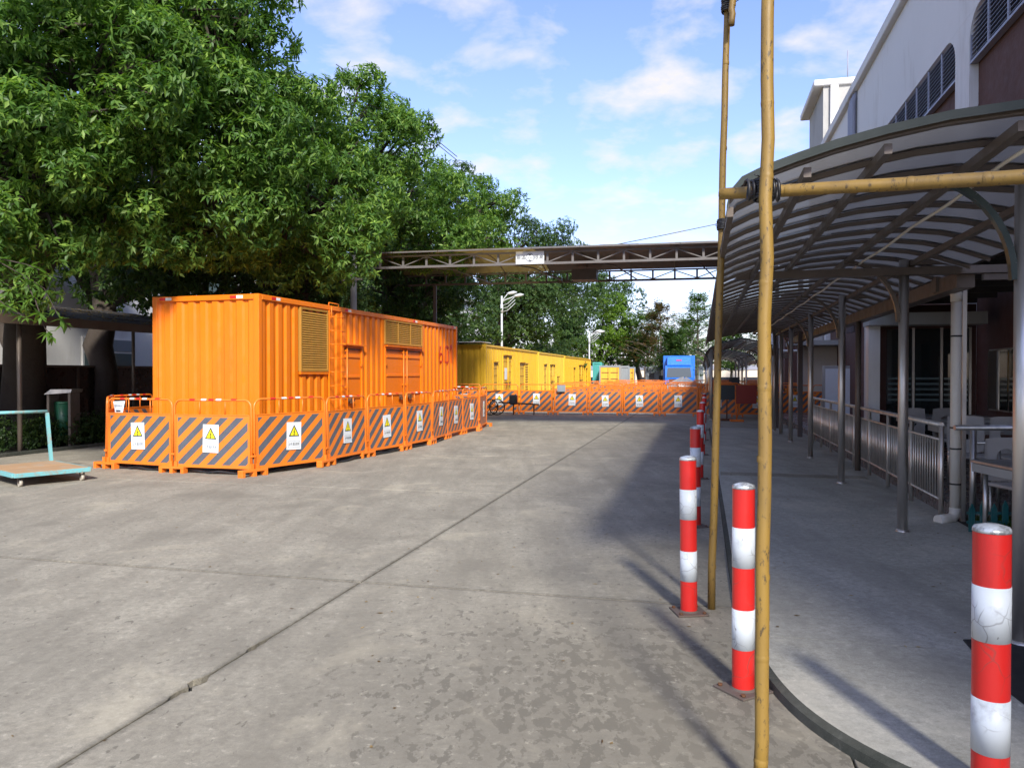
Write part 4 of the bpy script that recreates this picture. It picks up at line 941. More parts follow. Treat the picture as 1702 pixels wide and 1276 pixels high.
# steel railing along the terrace
ru = 2.50; rv0 = dv + .12; rv1 = 19.0
rl = thing('steel_railing', 'long stainless steel railing with thin vertical bars along the terrace edge', 'railing', (0, 0, 0), ROADZ)
M().tube([(ru, rv0, 1.06), (ru, rv1, 1.06)], .028, 12).build('handrail', MT['steel_rail'], rl)
M().tube([(ru, rv0, .90), (ru, rv1, .90)], .014, 8).build('upper_rail', MT['steel_rail'], rl)
M().tube([(ru, rv0, .26), (ru, rv1, .26)], .014, 8).build('lower_rail', MT['steel_rail'], rl)
pv = rv0; bl = M().tube([(0, 0, .26), (0, 0, .90)], .011, 8).mesh('baluster', MT['steel_rail']); pm = M().tube([(0, 0, .05), (0, 0, 1.05)], .025, 10).mesh('railing_post', MT['steel_rail'])
while pv < rv1 + .01:
    link('post', pm, rl, loc=(ru, pv, 0))
    if pv + 1.2 < rv1 + .3:
        for k in range(1, 12): link('baluster', bl, rl, loc=(ru, pv + k * .1, 0))
    pv += 1.2
r2_ = thing('steel_railing', 'short shiny railing crossing behind the nearest post, before the terrace table', 'railing', (4.52, 7.86, 0), -.02)
M().tube([(0, 0, 1.055), (2.4, 0, 1.055)], .027, 12).build('handrail', MT['steel'], r2_)
M().tube([(.22, 0, .90), (2.4, 0, .90)], .017, 8).build('upper_rail', MT['steel'], r2_)
M().tube([(.22, 0, .17), (2.4, 0, .17)], .017, 8).build('lower_rail', MT['steel'], r2_)
for x in (.19, 1.5): M().tube([(x, 0, .02), (x, 0, 1.03)], .03, 12).build('post', MT['steel'], r2_)
for x in (.45, .68, .91, 1.14, 1.37, 1.7, 1.95, 2.2): M().tube([(x, 0, .17), (x, 0, .9)], .018, 8).build('baluster', MT['steel'], r2_)

# ------------------------------------------------------------------ factory building on the right (plane u=5)
fb = thing('factory_building', 'long white and brown factory building with louvred window bands at right', 'building', (0, 0, 0), ROADZ)
U = 5.0
def ub(v0, v1, z0, z1, d0=0, d1=.12, mt='white_wall', name='wall', par=None): return M().box(U + d0, U + d1, v0, v1, z0, z1).build(name, MT[mt], par or fb)
bays = [(-5.2, 2.6), (3.4, 8.3), (9.1, 16.55), (17.4, 25.4), (26.2, 33.8)]
ub(-6, 34.3, 8.50, 10.95, 0, .4); ub(-6, 34.3, 3.0, 8.50, .16, .4, 'brown_wall', 'spandrel_wall'); ub(-6, 34.3, .2, 3.0, .16, .4, 'brown_wall', 'lower_wall')
M().box(U - .16, U + .5, -6, 34.4, 10.95, 11.25, bev=.02).build('parapet_coping', MT['white_wall'], fb)
M().box(U + .4, 24, -6, 34.2, 0, 10.9).build('building_mass', MT['white_wall'], fb)
pe = [-6] + [x for b in bays for x in b] + [34.3]
for a, b in zip(pe[::2], pe[1::2]): ub(a, b, .2, 8.497, 0, .16, name='pier')
for a, b in bays:
    Rr = .55
    for s_, c0 in ((1, a), (-1, b)):
        pts = [(c0, 8.497), (c0, 8.497 - Rr)] + [(c0 + s_ * Rr * (1 - cos(t_)), 8.497 - Rr + Rr * sin(t_)) for t_ in [pi / 2 * k / 8 for k in range(1, 8)]] + [(c0 + s_ * Rr, 8.497)]
        if s_ < 0: pts = pts[::-1]
        M().prism(pts, lambda y, z, t: (U + t, y, z), .15).build('rounded_corner', MT['white_wall'], fb)
    lv = M().box(U + .13, U + .155, a, b, 7.60, 8.5).build('louvre_window', MT['dark_void'], fb)
    sl = M(); z = 7.66
    while z < 8.46: sl.add([(U + .03, a, z), (U + .03, b, z), (U + .10, b, z + .04), (U + .10, a, z + .04), (U + .03, a, z - .008), (U + .03, b, z - .008), (U + .10, b, z + .032), (U + .10, a, z + .032)], [(0, 1, 2, 3), (7, 6, 5, 4), (0, 4, 5, 1)]); z += .085
    sl.build('slats', MT['slat'], lv, kind='stuff')
    n_ = round((b - a) / .98)
    for k in range(n_ + 1): M().box(U + .015, U + .05, a + (b - a) * k / n_ - .025, a + (b - a) * k / n_ + .025, 7.60, 8.49).build('mullion', MT['slat'], lv)
    M().box(U + .01, U + .14, a, b, 7.55, 7.60).build('sill', MT['slat'], lv)
for k in range(5): M().tube([(U - .10 - .0 * k, 27.6 + .17 * k, 3.0), (U - .10, 27.6 + .17 * k, 10.6 + .1 * (k % 2)), (U + .1, 27.6 + .17 * k, 11.3)], .07, 8).build('riser_pipe', MT['slat'], fb)
tw = thing('white_tower_block', 'stained white tower block with eave rising behind the factory roof', 'building', (0, 0, 0), ROADZ)
M().box(4.93, 11, 34.45, 38.6, 0, 13.6).build('wall', MT['grey_white'], tw); M().box(4.55, 11.2, 34.3, 38.9, 13.6, 13.85, bev=.03).build('roof_slab', MT['white_wall'], tw)
M().box(5.2, 5.5, 34.30, 34.45, 3, 13.58).build('corner_rib', MT['white_wall'], tw); M().box(6.3, 6.45, 34.3, 34.45, 3, 13.58).build('corner_rib', MT['white_wall'], tw)
for (x, y, h) in ((5.9, 34.6, 1.2), (8.6, 33.2, 2.0), (8.25, 33.2, 1.3)): M().tube([(x, y, 11.0 if y < 34 else 13.8), (x, y, 13.85 + h if y > 34 else 13.4 + h)], .025, 6).build('antenna', MT['slat'], tw)
# tall wing behind the camera

# terrace roof, column, doors, notice case, tables
tr = thing('terrace_roof', 'dark flat terrace roof slab between the canopy and the brown wall', 'roof', (0, 0, 0), ROADZ)
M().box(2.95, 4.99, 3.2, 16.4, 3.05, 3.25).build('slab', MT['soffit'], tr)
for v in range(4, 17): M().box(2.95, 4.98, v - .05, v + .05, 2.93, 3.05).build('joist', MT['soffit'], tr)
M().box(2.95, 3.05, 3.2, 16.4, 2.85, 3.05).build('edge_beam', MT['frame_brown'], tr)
gd = thing('glass_doors', 'dark glazed terrace doors reflecting trees, in a white frame', 'door', (0, 0, 0), ROADZ)
M().box(3.3, 4.95, 15.9, 16.1, .2, 2.9).build('wall', MT['brown_wall'], gd)
for k in range(3):
    pn_ = M().box(3.42 + k * .48, 3.86 + k * .48, 15.86, 15.89, .24, 2.45).build('door_leaf', MT['glass'], gd)
    M().box(3.86 + k * .48, 3.90 + k * .48, 15.84, 15.895, .22, 2.47).build('stile', MT['steel_post'], pn_)
    q = M(); 
    for j in range(5): q.box(3.44 + k * .48, 3.84 + k * .48, 15.853, 15.858, 1.1 + j * .1, 1.14 + j * .1)
    q.build('frosted_stripes', MT['glass_pale'], pn_)
M().box(3.05, 3.25, 15.6, 15.85, .2, 2.7).build('white_column', MT['white_paint'], gd); M().box(3.0, 4.95, 15.3, 15.85, 2.5, 2.72).build('lintel', MT['grey_white'], gd)
for i, (v, name) in enumerate(((11.6, 'a'), (10.2, 'b'))):
    M().box(4.97 + .0, 5.155, v - .45, v + .45, .22, 2.3).build('wall_door', MT['soffit'], fb)
M().box(U + .10, U + .158, 12.95, 13.1, 1.2, 2.0).build('wall_lamp_panel', MT['beige'], fb)
nc = thing('notice_case', 'glazed notice cases with coloured sheets on the brown wall at far right', 'notice case', (0, 0, 0), ROADZ)
for k, (v, mt) in enumerate(((15.45, 'sign_white'), (14.95, 'poster_o'), (14.45, 'poster_o'), (13.95, 'poster_o'))):
    bx_ = M().box(U + .09, U + .155, v - .23, v + .23, .95, 2.05).build('case', MT['steel_post'], nc)
    M().box(U + .08, U + .088, v - .2, v + .2, 1.3 if k else 1.0, 2.0).build('poster', MT[mt], bx_); M().box(U + .070, U + .074, v - .21, v + .21, .98, 2.02).build('pane', MT['mirror_glass'] if k else MT['sheet'], bx_)  # orange sheets stand in for a reflection in the panes
def table(u, v, label, rz=0):
    t_ = thing('canteen_table', label, 'table', W(u, v, .20 if v > 9.2 else .06), ROADZ + rz, 'canteen tables on the terrace')
    M().box(-.6, .6, -.35, .35, .72, .75, bev=.006).build('tabletop', MT['steel'], t_)
    M().box(-.59, .59, -.34, .34, .64, .715).build('apron', MT['grey_white'], t_)
    for x in (-.5, .5):
        for y in (-.28, .28): M().tube([(x, y, 0), (x, y, .64)], .022, 8).build('leg', MT['steel_post'], t_)
    return t_
def chair(u, v, label, rz=0):
    t_ = thing('moulded_chair', label, 'chair', W(u, v, .20 if v > 9.2 else .06), ROADZ + rz, 'moulded chairs on the terrace')
    M().box(-.2, .2, -.2, .2, .42, .455, bev=.01).build('seat', MT['seat'], t_)
    q = M(); n_ = 16; O = []; I = []
    for k in range(n_):
        a = 2 * pi * k / n_; cx = max(-1, min(1, 1.35 * cos(a))); cz = max(-1, min(1, 1.35 * sin(a)))
        O.append((cx * .2, .19, .68 + cz * .22)); I.append((cos(a) * .095, .19, .70 + sin(a) * .09))
    for k in range(n_): q.add([O[k], O[(k + 1) % n_], I[(k + 1) % n_], I[k]], [(0, 1, 2, 3)]); q.add([tuple(Vector(p) + Vector((0, .03, 0))) for p in (O[k], O[(k + 1) % n_], I[(k + 1) % n_], I[k])], [(3, 2, 1, 0)])
    q.build('backrest', MT['seat'], t_)
    for x in (-.17, .17):
        for y in (-.17, .17): M().tube([(x, y, 0), (x, y, .42)], .014, 6).build('leg', MT['steel_post'], t_)
    return t_
table(3.1, 7.75, 'steel-topped table behind the short shiny railing', .2)
table(3.6, 11.2, 'steel-topped table behind the railing, left of the downpipe'); table(3.7, 13.4, 'farther steel-topped table on the terrace near the glass doors')
chair(3.05, 8.55, 'pale moulded chair with a hole in its back, right of the downpipe', .3); chair(3.75, 8.3, 'pale moulded chair at the far right behind the short railing', -.2)
for k, (u, v) in enumerate(((3.1, 10.1), (3.55, 10.0), (3.1, 12.3), (3.6, 12.4))):
    chair(u, v, ['pale moulded chair directly left of the downpipe behind the railing', 'pale moulded chair behind the railing, one place in from the edge', 'pale moulded chair at the farther table, nearer the railing', 'pale moulded chair at the farther table, nearer the wall'][k], .15 * k)
# rear service clutter seen through the posts
gc = thing('electrical_cabinet', 'pale green electrical cabinet by the far brown wall', 'cabinet', W(4.3, 29.5), ROADZ); M().box(0, .9, 0, .5, 0, 1.9, bev=.01).build('body', MT['grey_white'], gc); M().box(.04, .86, -.02, -.002, .1, 1.8).build('door', MT['sign_white'], gc)
M().box(.9, 1.4, .02, .5, 0, 1.5).build('side_box', MT['slat'], gc)
lt = thing('concrete_lean_to', 'small stained concrete shelter with flat slab roof by the far wall', 'shelter', W(3.6, 31), ROADZ); M().box(-.3, 2.2, -.2, 1.5, 2.7, 2.88).build('slab_roof', MT['grey_white'], lt)
for x in (0, 1.9): M().box(x, x + .2, .2, .4, 0, 2.7).build('pillar', MT['grey_white'], lt)
M().box(.2, 1.9, 1.2, 1.35, 0, 2.7).build('back_wall', MT['beige'], lt)
wp = thing('white_pipe_frame', 'white pipework standing before the far brown wall', 'pipe', W(3.4, 33), ROADZ)
for x in (-.6, -.3, .5): M().tube([(x, 0, 0), (x, 0, 4.2)], .06, 8).build('pipe', MT['white_paint'], wp)
M().tube([(-1.2, 0, 2.55), (2.2, 0, 2.55)], .045, 8).build('cross_pipe', MT['white_paint'], wp)
bw = thing('brown_annex', 'brown annex wall beyond the end of the long canopy', 'building', (0, 0, 0), ROADZ); M().box(3.9, 9, 38.8, 52, 0, 5.5).build('wall', MT['brown_wall'], bw)
for v in (40, 44, 48): M().box(3.86, 3.9, v, v + 1.6, 1, 3.4).build('window', MT['glass'], bw)
lumpy('blue_tarp', W(2.6, 30.6) , .5, .4, 1.35, MT['tarp'], 'heap under a bright blue tarp beyond the far barriers', 'tarp', 14, 8, .1)
for (px0, px1, y0, y1, d, mt, nm, lb) in ((1196, 1221, 640, 664, 26.5, 'sign_dark', 'dark_board', 'dark green board on a stand before the far barriers'), (1224, 1257, 640, 671, 26.0, 'sign_red', 'red_board', 'dark red board on a stand before the far barriers'), (1212, 1229, 627, 640, 40, 'sign_dark', 'black_screen', 'small black screen standing behind the dark board')):
    c_ = PX((px0 + px1) / 2, 622, d); r_ = thing(nm, lb, 'board', (c_.x, d, 0), -.15); w_ = (px1 - px0) / F * d / 2; za = CAMH - (y1 - 622) / F * d; zb = CAMH - (y0 - 622) / F * d
    M().box(-w_, w_, -.02, .02, za, zb, bev=.008).build('panel', MT[mt], r_)
    M().tube([(0 if nm != 'red_board' else -w_ + .03, 0.03, .05), (0 if nm != 'red_board' else -w_ + .03, 0.03, zb - .1)], .02, 8).build('stand', MT['orange_bar'] if mt == 'sign_red' else MT['rust'], r_)
    b0_ = 0 if nm != 'red_board' else -w_ + .03; M().box(b0_ - .22, b0_ + .22, -.12, .18, 0, .07, bev=.01).build('base', MT['orange_bar'] if mt == 'sign_red' else MT['rust'], r_)
# rubber mat at the right edge
q = M(); P1, P2, P3 = G(1604, 1066, H), G(1760, 1066, H), G(1760, 1215, H); q.add([P1 + Vector((0, 0, .008)), P2 + Vector((0, 0, .008)), P3 + Vector((0, 0, .008)), G(1676, 1150, H) + Vector((0, 0, .008)), P1 + Vector((0, 0, .001)), P2 + Vector((0, 0, .001)), P3 + Vector((0, 0, .001)), G(1676, 1150, H) + Vector((0, 0, .001))], [(3, 2, 1, 0), (0, 4, 7, 3), (3, 7, 6, 2)]); q.build('rubber_mat', MT['black'], label='dark rubber mat on the walkway at the right edge behind the nearest bollard', cat='mat')

# ------------------------------------------------------------------ wheeled platform cart
A_ = Vector((-7.02, 10.84, 0)); B_ = Vector((-6.36, 11.62, 0)); ex = (B_ - A_); wl = ex.length; ct = thing('platform_cart', 'turquoise platform cart with worn plywood deck at the left edge', 'cart', A_, atan2(ex.y, ex.x))
D2 = 1.45
for k in range(2): M().box(.03, wl - .03, .03 + k * .70, .70 * (k + 1) + .01, .175, .20, bev=.003).build('deck_board', MT['ply'], ct)
for (a, b, c, d) in ((0, wl, -.02, .03), (0, wl, D2 - .03, D2 + .02), (-.02, .03, .03, D2 - .03), (wl - .03, wl + .02, .03, D2 - .03)): M().box(a, b, c, d, .135, .195, bev=.004).build('deck_frame', MT['turq'], ct)
M().box(.03, wl - .03, .69, .75, .14, .172).build('deck_frame', MT['turq'], ct)
hb = M(); hb.bar((wl - .05, D2, .19), (wl - .10, D2 + .02, .98), .05, .035, up=(0, 1, 0)); hb.build('handle_upright', MT['turq'], ct)
hb = M(); hb.bar((.05, D2, .19), (.02, D2 + .02, .98), .05, .035, up=(0, 1, 0)); hb.build('handle_upright', MT['turq'], ct)
# the handle bar runs along the far side
M().tube([(wl - .10, D2 + .02, 1.0), (.02, D2 + .02, 1.0)], .026, 10).build('handle_bar', MT['turq'], ct)
for x in (.10, wl - .1):
    for y in (.08, D2 - .08):
        c_ = M(); 
        for s in (-.032, .026): c_.box(x + s, x + s + .006, y - .02, y + .02, .05, .135)
        c_.box(x - .035, x + .035, y - .035, y + .035, .128, .136); cc = c_.build('caster_fork', MT['plate'], ct)
        M().tube([(x - .02, y, .052), (x + .02, y, .052)], .05, 18).build('wheel', MT['caster'], cc)

# wheeled cable reel near the far barriers
cw = thing('cable_reel_cart', 'low wheeled cart with spoked wheels and hoses beside the far row of barriers', 'cart', G(815, 690), -.1)
for x in (0, .25): 
    q = M(); n_ = 22; q.tube([(x + .46 * sin(2 * pi * k / n_) * .25, .46 * 0 + .1 * x, .48 + .46 * cos(2 * pi * k / n_)) for k in range(n_ + 1)] if False else [(x + .30 * cos(2 * pi * k / n_), 0.3 * x, .32 + .30 * sin(2 * pi * k / n_)) for k in range(n_ + 1)], .025, 6); q.build('wheel', MT['black'], cw)
    q = M()
    for k in range(6): a = pi * k / 6; q.tube([(x - .29 * cos(a), .3 * x, .32 - .29 * sin(a)), (x + .29 * cos(a), .3 * x, .32 + .29 * sin(a))], .010, 5)
    q.build('spokes', MT['rust'], cw)
q = M(); q.bar((.3, .1, .5), (1.9, .1, .42), .06, .06); q.bar((1.7, .1, .42), (1.7, .1, .02), .05, .05); q.bar((.9, .1, .45), (.9, .1, .02), .05, .05); q.bar((-.2, 0, .9), (.4, 0, .95), .05, .05); q.build('frame', MT['rust'], cw)
M().box(.75, 1.05, -.1, .2, .42, .80, bev=.04).build('motor', MT['black'], cw)

# ------------------------------------------------------------------ street lamps
def lamp(base, Hh, label, heads):
    r_ = thing('street_lamp', label, 'street lamp', base, 0, 'white street lamps behind the yellow containers')
    M().tube([(0, 0, 0), (0, 0, Hh)], [.075, .055], 12).build('pole', MT['lamp'], r_)
    for k, (dx_, dz, hz_) in enumerate(heads):
        a = M().tube([(0, 0, Hh - .55 + .2 * k), (dx_ * .3, 0, Hh - .30 + dz * .3 + .08), (dx_ * .7, 0, Hh - .1 + dz * .8), (dx_, 0, Hh + dz)], .03, 8).build('arm', MT['lamp'], r_)
        q = M(); n_ = 10; V = []; 
        q.tube([(dx_ - .05, 0, Hh + dz), (dx_ + .1, 0, Hh + dz + .03), (dx_ + .35, 0, Hh + dz + .08), (dx_ + .55, 0, Hh + dz + .10)], [.04, .09, .10, .03], 10); q.build('lamp_head', MT['lamp'], a)
    for k in range(3): M().tube([(0, 0, Hh - .95 + .18 * k), (.35, 0, Hh - .85 + .2 * k), (.8, 0, Hh - .42 + .2 * k)], .018, 6).build('ornament_bar', MT['lamp'], r_)
    M().tube([(0, 0, Hh - 1.0), (0, 0, Hh - .5)], .085, 12).build('collar', MT['lamp'], r_)
lb1 = PX(834, 622, 45.5); lamp((lb1.x, 45.5, 0), CAMH + 130 / F * 45.5, 'nearer white street lamp with two heads above the first yellow container', [(.35, .12, 0), (.75, -.02, 0)])
lb1 = PX(979.5, 622, 66.5); lamp((lb1.x, 66.5, 0), CAMH + 70 / F * 66.5, 'farther white street lamp above the last yellow container', [(.55, .05, 0), (.8, -.02, 0)])
up = thing('utility_pole', 'grey concrete pole with bracket rising behind the orange container among leaves', 'pole', (PX(587, 0, 19.5).x, 19.5, 0)); M().tube([(0, 0, 0), (.02, 0, 4.6)], [.1, .075], 12).build('shaft', MT['concrete_pole'], up)
M().bar((-.25, -.08, 3.95), (.25, -.08, 4.0), .05, .05).build('bracket', MT['concrete_pole'], up); M().tube([(-.28, -.1, 3.6), (-.28, -.1, 4.3)], .035, 8).build('insulator', MT['black'], up)

# ------------------------------------------------------------------ left: shelter, wall, bin, hedge, building
sdir = Vector((.2865, .958, 0)); srz = atan2(.2865 * -1, .958) # local y along sdir
sh = thing('walkway_shelter', 'low dark tiled shelter roof on a thin post, littered with leaves', 'shelter', (-9.85, 15.4, 0), srz)
rfz = 2.73
def rz_(x): return rfz + (-x) * .19
for k in range(14):
    y0 = -6 + k * 1.5
    for j in range(3):
        x0 = .18 - j * .95; x1 = x0 - .97; m_ = M(); zoff = .012 * ((j + k) % 2)
        V = [(x0, y0, rz_(x0) + .06 + zoff), (x1, y0, rz_(x1) + .06 + zoff), (x1, y0 + 1.49, rz_(x1) + .06 + zoff), (x0, y0 + 1.49, rz_(x0) + .06 + zoff)]
        V += [(a, b, c - .03) for a, b, c in V]; m_.add(V, [(3, 2, 1, 0), (4, 5, 6, 7), (0, 1, 5, 4), (3, 7, 6, 2), (0, 4, 7, 3)]); m_.build('roof_panel', MT['roof_tile'], sh)
M().box(.16, .20, -6, 15, rfz - .14, rfz + .05).build('fascia', MT['frame_brown'], sh)
M().box(-.05, .05, -6, 15, rfz - .08, rfz + .0).build('beam', MT['frame_brown'], sh)
for y in (-5.6, 0, 5.6, 11.2):
    M().tube([(0, y, 0), (0, y, rfz - .05)], .045, 10).build('post', MT['frame_brown'], sh); M().tube([(-2.4, y, 0), (-2.4, y, rfz + .4)], .045, 10).build('post', MT['frame_brown'], sh)
# leaf litter on roof
def leaf_arrays(P, D, Nn, Ln, Wd, droop=.15, fold=.12):
    # P points, D unit direction, Nn unit normal; returns verts (n,5,3)
    S = np.cross(D, Nn); S /= np.linalg.norm(S, axis=1, keepdims=True) + 1e-9
    Nn = np.cross(S, D)
    Ln = Ln[:, None]; Wd = Wd[:, None]
    v0 = P; v1 = P + D * Ln * .42 + S * Wd * .5 - Nn * Ln * .02; v2 = P + D * Ln * .42 - S * Wd * .5 - Nn * Ln * .02
    v3 = P + D * Ln * .45 - Nn * Wd * fold * 1.6; v4 = P + D * Ln - Nn * Ln * droop
    return np.stack([v0, v1, v2, v3, v4], 1)
LF = np.array([[0, 3, 1], [0, 2, 3], [1, 3, 4], [3, 2, 4]])
def leaves_mesh(name, V, mat, quad=False):
    n = len(V); k = V.shape[1]; FT = LF if k == 5 else np.array([[0, 1, 2], [1, 3, 2]])
    me = bpy.data.meshes.new(name); nv = n * k; nf = n * len(FT)
    me.vertices.add(nv); me.vertices.foreach_set('co', V.reshape(-1).astype(np.float32))
    idx = (FT[None] + (np.arange(n) * k)[:, None, None]).reshape(-1).astype(np.int32)
    me.loops.add(len(idx)); me.loops.foreach_set('vertex_index', idx)
    me.polygons.add(nf); me.polygons.foreach_set('loop_start', (np.arange(nf) * 3).astype(np.int32)); me.update(calc_edges=True)
    me.materials.append(mat); me.polygons.foreach_set('use_smooth', np.ones(nf, dtype=bool)); return me
def rand_dir(n): v = rng.normal(size=(n, 3)); return v / np.linalg.norm(v, axis=1, keepdims=True)
n_ = 900; xx = -rng.random(n_) ** .8 * 2.6 + .2; yy = rng.uniform(-6, 13, n_); Pp = np.stack([xx, yy, rfz - xx * .19 + .085], 1)
Dd = rand_dir(n_); Dd[:, 2] *= .15; Dd /= np.linalg.norm(Dd, axis=1, keepdims=True)
me = leaves_mesh('dry_leaves', leaf_arrays(Pp, Dd, np.tile([0, 0, 1.], (n_, 1)) + .3 * rand_dir(n_), rng.uniform(.06, .15, n_), rng.uniform(.03, .07, n_), .02), MT['litter'])
o_ = link('leaf_litter', me, None, loc=(-9.85, 15.4, 0), rz=srz, label='dry leaves scattered over the dark shelter roof', cat='leaf litter', kind='stuff')
wlb = thing('low_black_wall', 'low glossy black wall behind the hedge under the shelter', 'wall', (-9.85, 15.4, 0), srz); M().box(-3.4, -3.25, -9, 18, 0, 1.78).build('wall_panel', MT['wall_black'], wlb); M().box(-3.45, -3.2, -9, 18, 1.78, 1.84).build('coping', MT['frame_brown'], wlb)
for y in (-4.5, -1.5, 1.5, 4.5): M().box(-3.25, -3.22, y, y + .08, 0, 1.78).build('joint_strip', MT['frame_brown'], wlb)
bench_ = thing('bench', 'dark bench half hidden in shade before the low black wall', 'bench', (-9.85, 15.4, 0), srz)
M().box(-2.9, -2.5, 2.2, 4.2, .55, .6).build('seat', MT['frame_brown'], bench_); M().box(-2.95, -2.9, 2.2, 4.2, .7, 1.15).build('backrest', MT['frame_brown'], bench_)
for y in (2.3, 4.05): M().box(-2.85, -2.5, y, y + .06, 0, .55).build('leg', MT['frame_brown'], bench_)
bs = thing('bin_shelter', 'small steel-framed hood over a waste bin beside the hedge', 'bin shelter', (PX(104, 0, 17).x, 17.0, 0), .1)
for x in (-.24, .2): M().box(x, x + .05, -.2, .25, .0, 1.2).build('side_frame', MT['frame_brown'], bs)
q = M(); q.prism([(-.28, 1.16), (-.14, 1.27), (.30, 1.27), (.28, 1.20)], lambda a, z, t: (a, -.25 + t, z), .55); q.build('hood', MT['steel_post'], bs)
bn = thing('waste_bin', 'dark green waste bin under the small hood', 'bin', (PX(104, 0, 17).x, 17.0, 0), .1)
q = M(); q.tube([(0, 0, .25), (0, 0, .95)], [.15, .19], 4); q.build('body', MT['bin_green'], bn); M().tube([(0, 0, .95), (0, 0, 1.0)], [.2, .17], 4).build('lid', MT['bin_green'], bn)
M().add([(-16, 4.5, .012), (-12.95, 4.5, .012), (-9.72, 15.2, .012), (-9.2, 17.2, .012), (-3.5, 36, .012), (-30, 36, .012), (-30, 4.5, .012)], [list(range(7))]).build('garden_bed', MT['soil'], kind='structure')
kb = M(); kb.bar((-12.9, 4.8, .03), (-9.15, 17.3, .03), .1, .08); kb.bar((-9.15, 17.32, .03), (-3.6, 35.9, .03), .1, .08); kb.build('garden_kerb', MT['kerb'], kind='structure')
wb = thing('white_building', 'white building glimpsed behind the big trees at left', 'building', W(-19, 5), ROADZ)
M().box(-8, 0, 0, 62, 0, 7.6).build('wall', MT['white_wall'], wb); M().box(-8.3, .35, -.3, 62.3, 7.6, 7.9).build('roof', MT['grey_white'], wb)
for k in range(9):
    y = 3.0 + k * 6.2
    for z0 in (1.2, 4.6):
        wn = M().box(.0, .05, y, y + 2.2, z0, z0 + 1.6).build('window', MT['white_paint'], wb)
        for j in range(2): M().box(.051, .065, y + .06 + 1.07 * j, y + 1.07 + 1.07 * j, z0 + .06, z0 + 1.1).build('pane', MT['glass_pale'], wn)
        M().box(.051, .065, y + .06, y + 2.14, z0 + 1.16, z0 + 1.54).build('pane', MT['grey'], wn)
# far background
fw = thing('far_warehouse', 'long pale warehouse with a dark openings strip at the end of the yard', 'building', (2, 96, 0), -.1)
M().box(0, 60, 0, 14, 0, 3.1).build('wall', MT['beige'], fw); M().box(-.5, 60.5, -.4, 14.5, 3.1, 3.6).build('roof', MT['grey_white'], fw)
for k in range(14): M().box(1 + k * 4.2, 4.4 + k * 4.2, -.05, -.0, .2, 1.25).build('opening', MT['dark_void'], fw)
M().box(0, 60, -.08, -.05, 2.15, 2.75).build('dark_band', MT['slat'], fw)
fw2 = thing('distant_white_building', 'taller pale building far behind the thin trees', 'building', (8, 150, 0), -.1); M().box(0, 90, 0, 20, 0, 6.4).build('wall', MT['white_wall'], fw2)
for k in range(20): M().box(1.5 + k * 4.4, 4.2 + k * 4.4, -.1, 0, 3.4, 4.9).build('window', MT['glass_pale'], fw2)
# ------------------------------------------------------------------ trees
def P3(px, py, d): return np.array(PX(px, py, d)[:])
def clusters_on_blobs(blobs, dens, sub_r, up_bias=.25, seed=0, flat=.72, skip=.30):
    """blobs: (center, radius). Branch clumps sit on each blob; twig ends sit on the clumps."""
    r_ = np.random.default_rng(seed); C = []; Nn = []; subs = []
    for c, R_ in blobs:
        area = 4 * pi * R_ * R_; ns = max(5, int(area / (pi * sub_r * sub_r) * .95))
        d_ = r_.normal(size=(ns, 3)); d_ /= np.linalg.norm(d_, axis=1, keepdims=True)
        rad = R_ * r_.uniform(.62, 1.04, ns); cs_ = c + d_ * rad[:, None] * np.array([1, 1, .82])
        for i in range(ns):
            sr = sub_r * r_.uniform(.55, 1.25); n = int(dens * 4 * pi * sr * sr * .6)
            e = r_.normal(size=(n, 3)) + d_[i] * .55 + np.array([0, 0, up_bias]); e /= np.linalg.norm(e, axis=1, keepdims=True)
            p = cs_[i] + e * (sr * r_.uniform(.72, 1.08, n))[:, None] * np.array([1, 1, flat]); C.append(p); Nn.append(e); subs.append((cs_[i], sr))
    return np.concatenate(C), np.concatenate(Nn), subs
def rosettes(C, Nn, k, Ln, Wd, r_, droop=.2, hang=.35, two=False):
    n = len(C); a0 = r_.uniform(0, 2 * pi, n); out_ = []
    ref = r_.normal(size=(n, 3)); T1 = np.cross(Nn, ref); T1 /= np.linalg.norm(T1, axis=1, keepdims=True); T2 = np.cross(Nn, T1)
    for j in range(k):
        a = a0 + 2 * pi * j / k + r_.uniform(-.35, .35, n); sp = r_.uniform(.25, 1.0, n)[:, None]
        D = T1 * np.cos(a)[:, None] + T2 * np.sin(a)[:, None]; D = D * (.35 + sp) + Nn * (.75 - .6 * sp); D[:, 2] -= hang * r_.uniform(.3, 1.3, n)
        D /= np.linalg.norm(D, axis=1, keepdims=True); up = Nn * .6 + np.array([0, 0, .8]) + r_.normal(size=(n, 3)) * .30
        P = C + Nn * r_.uniform(-.06, .02, n)[:, None]
        L_ = Ln * r_.uniform(.65, 1.2, n); W_ = Wd * r_.uniform(.75, 1.2, n)
        V = leaf_arrays(P, D, up, L_, W_, droop)
        if two: V = V[:, [0, 1, 2, 4]]
        out_.append(V)
    return np.concatenate(out_)
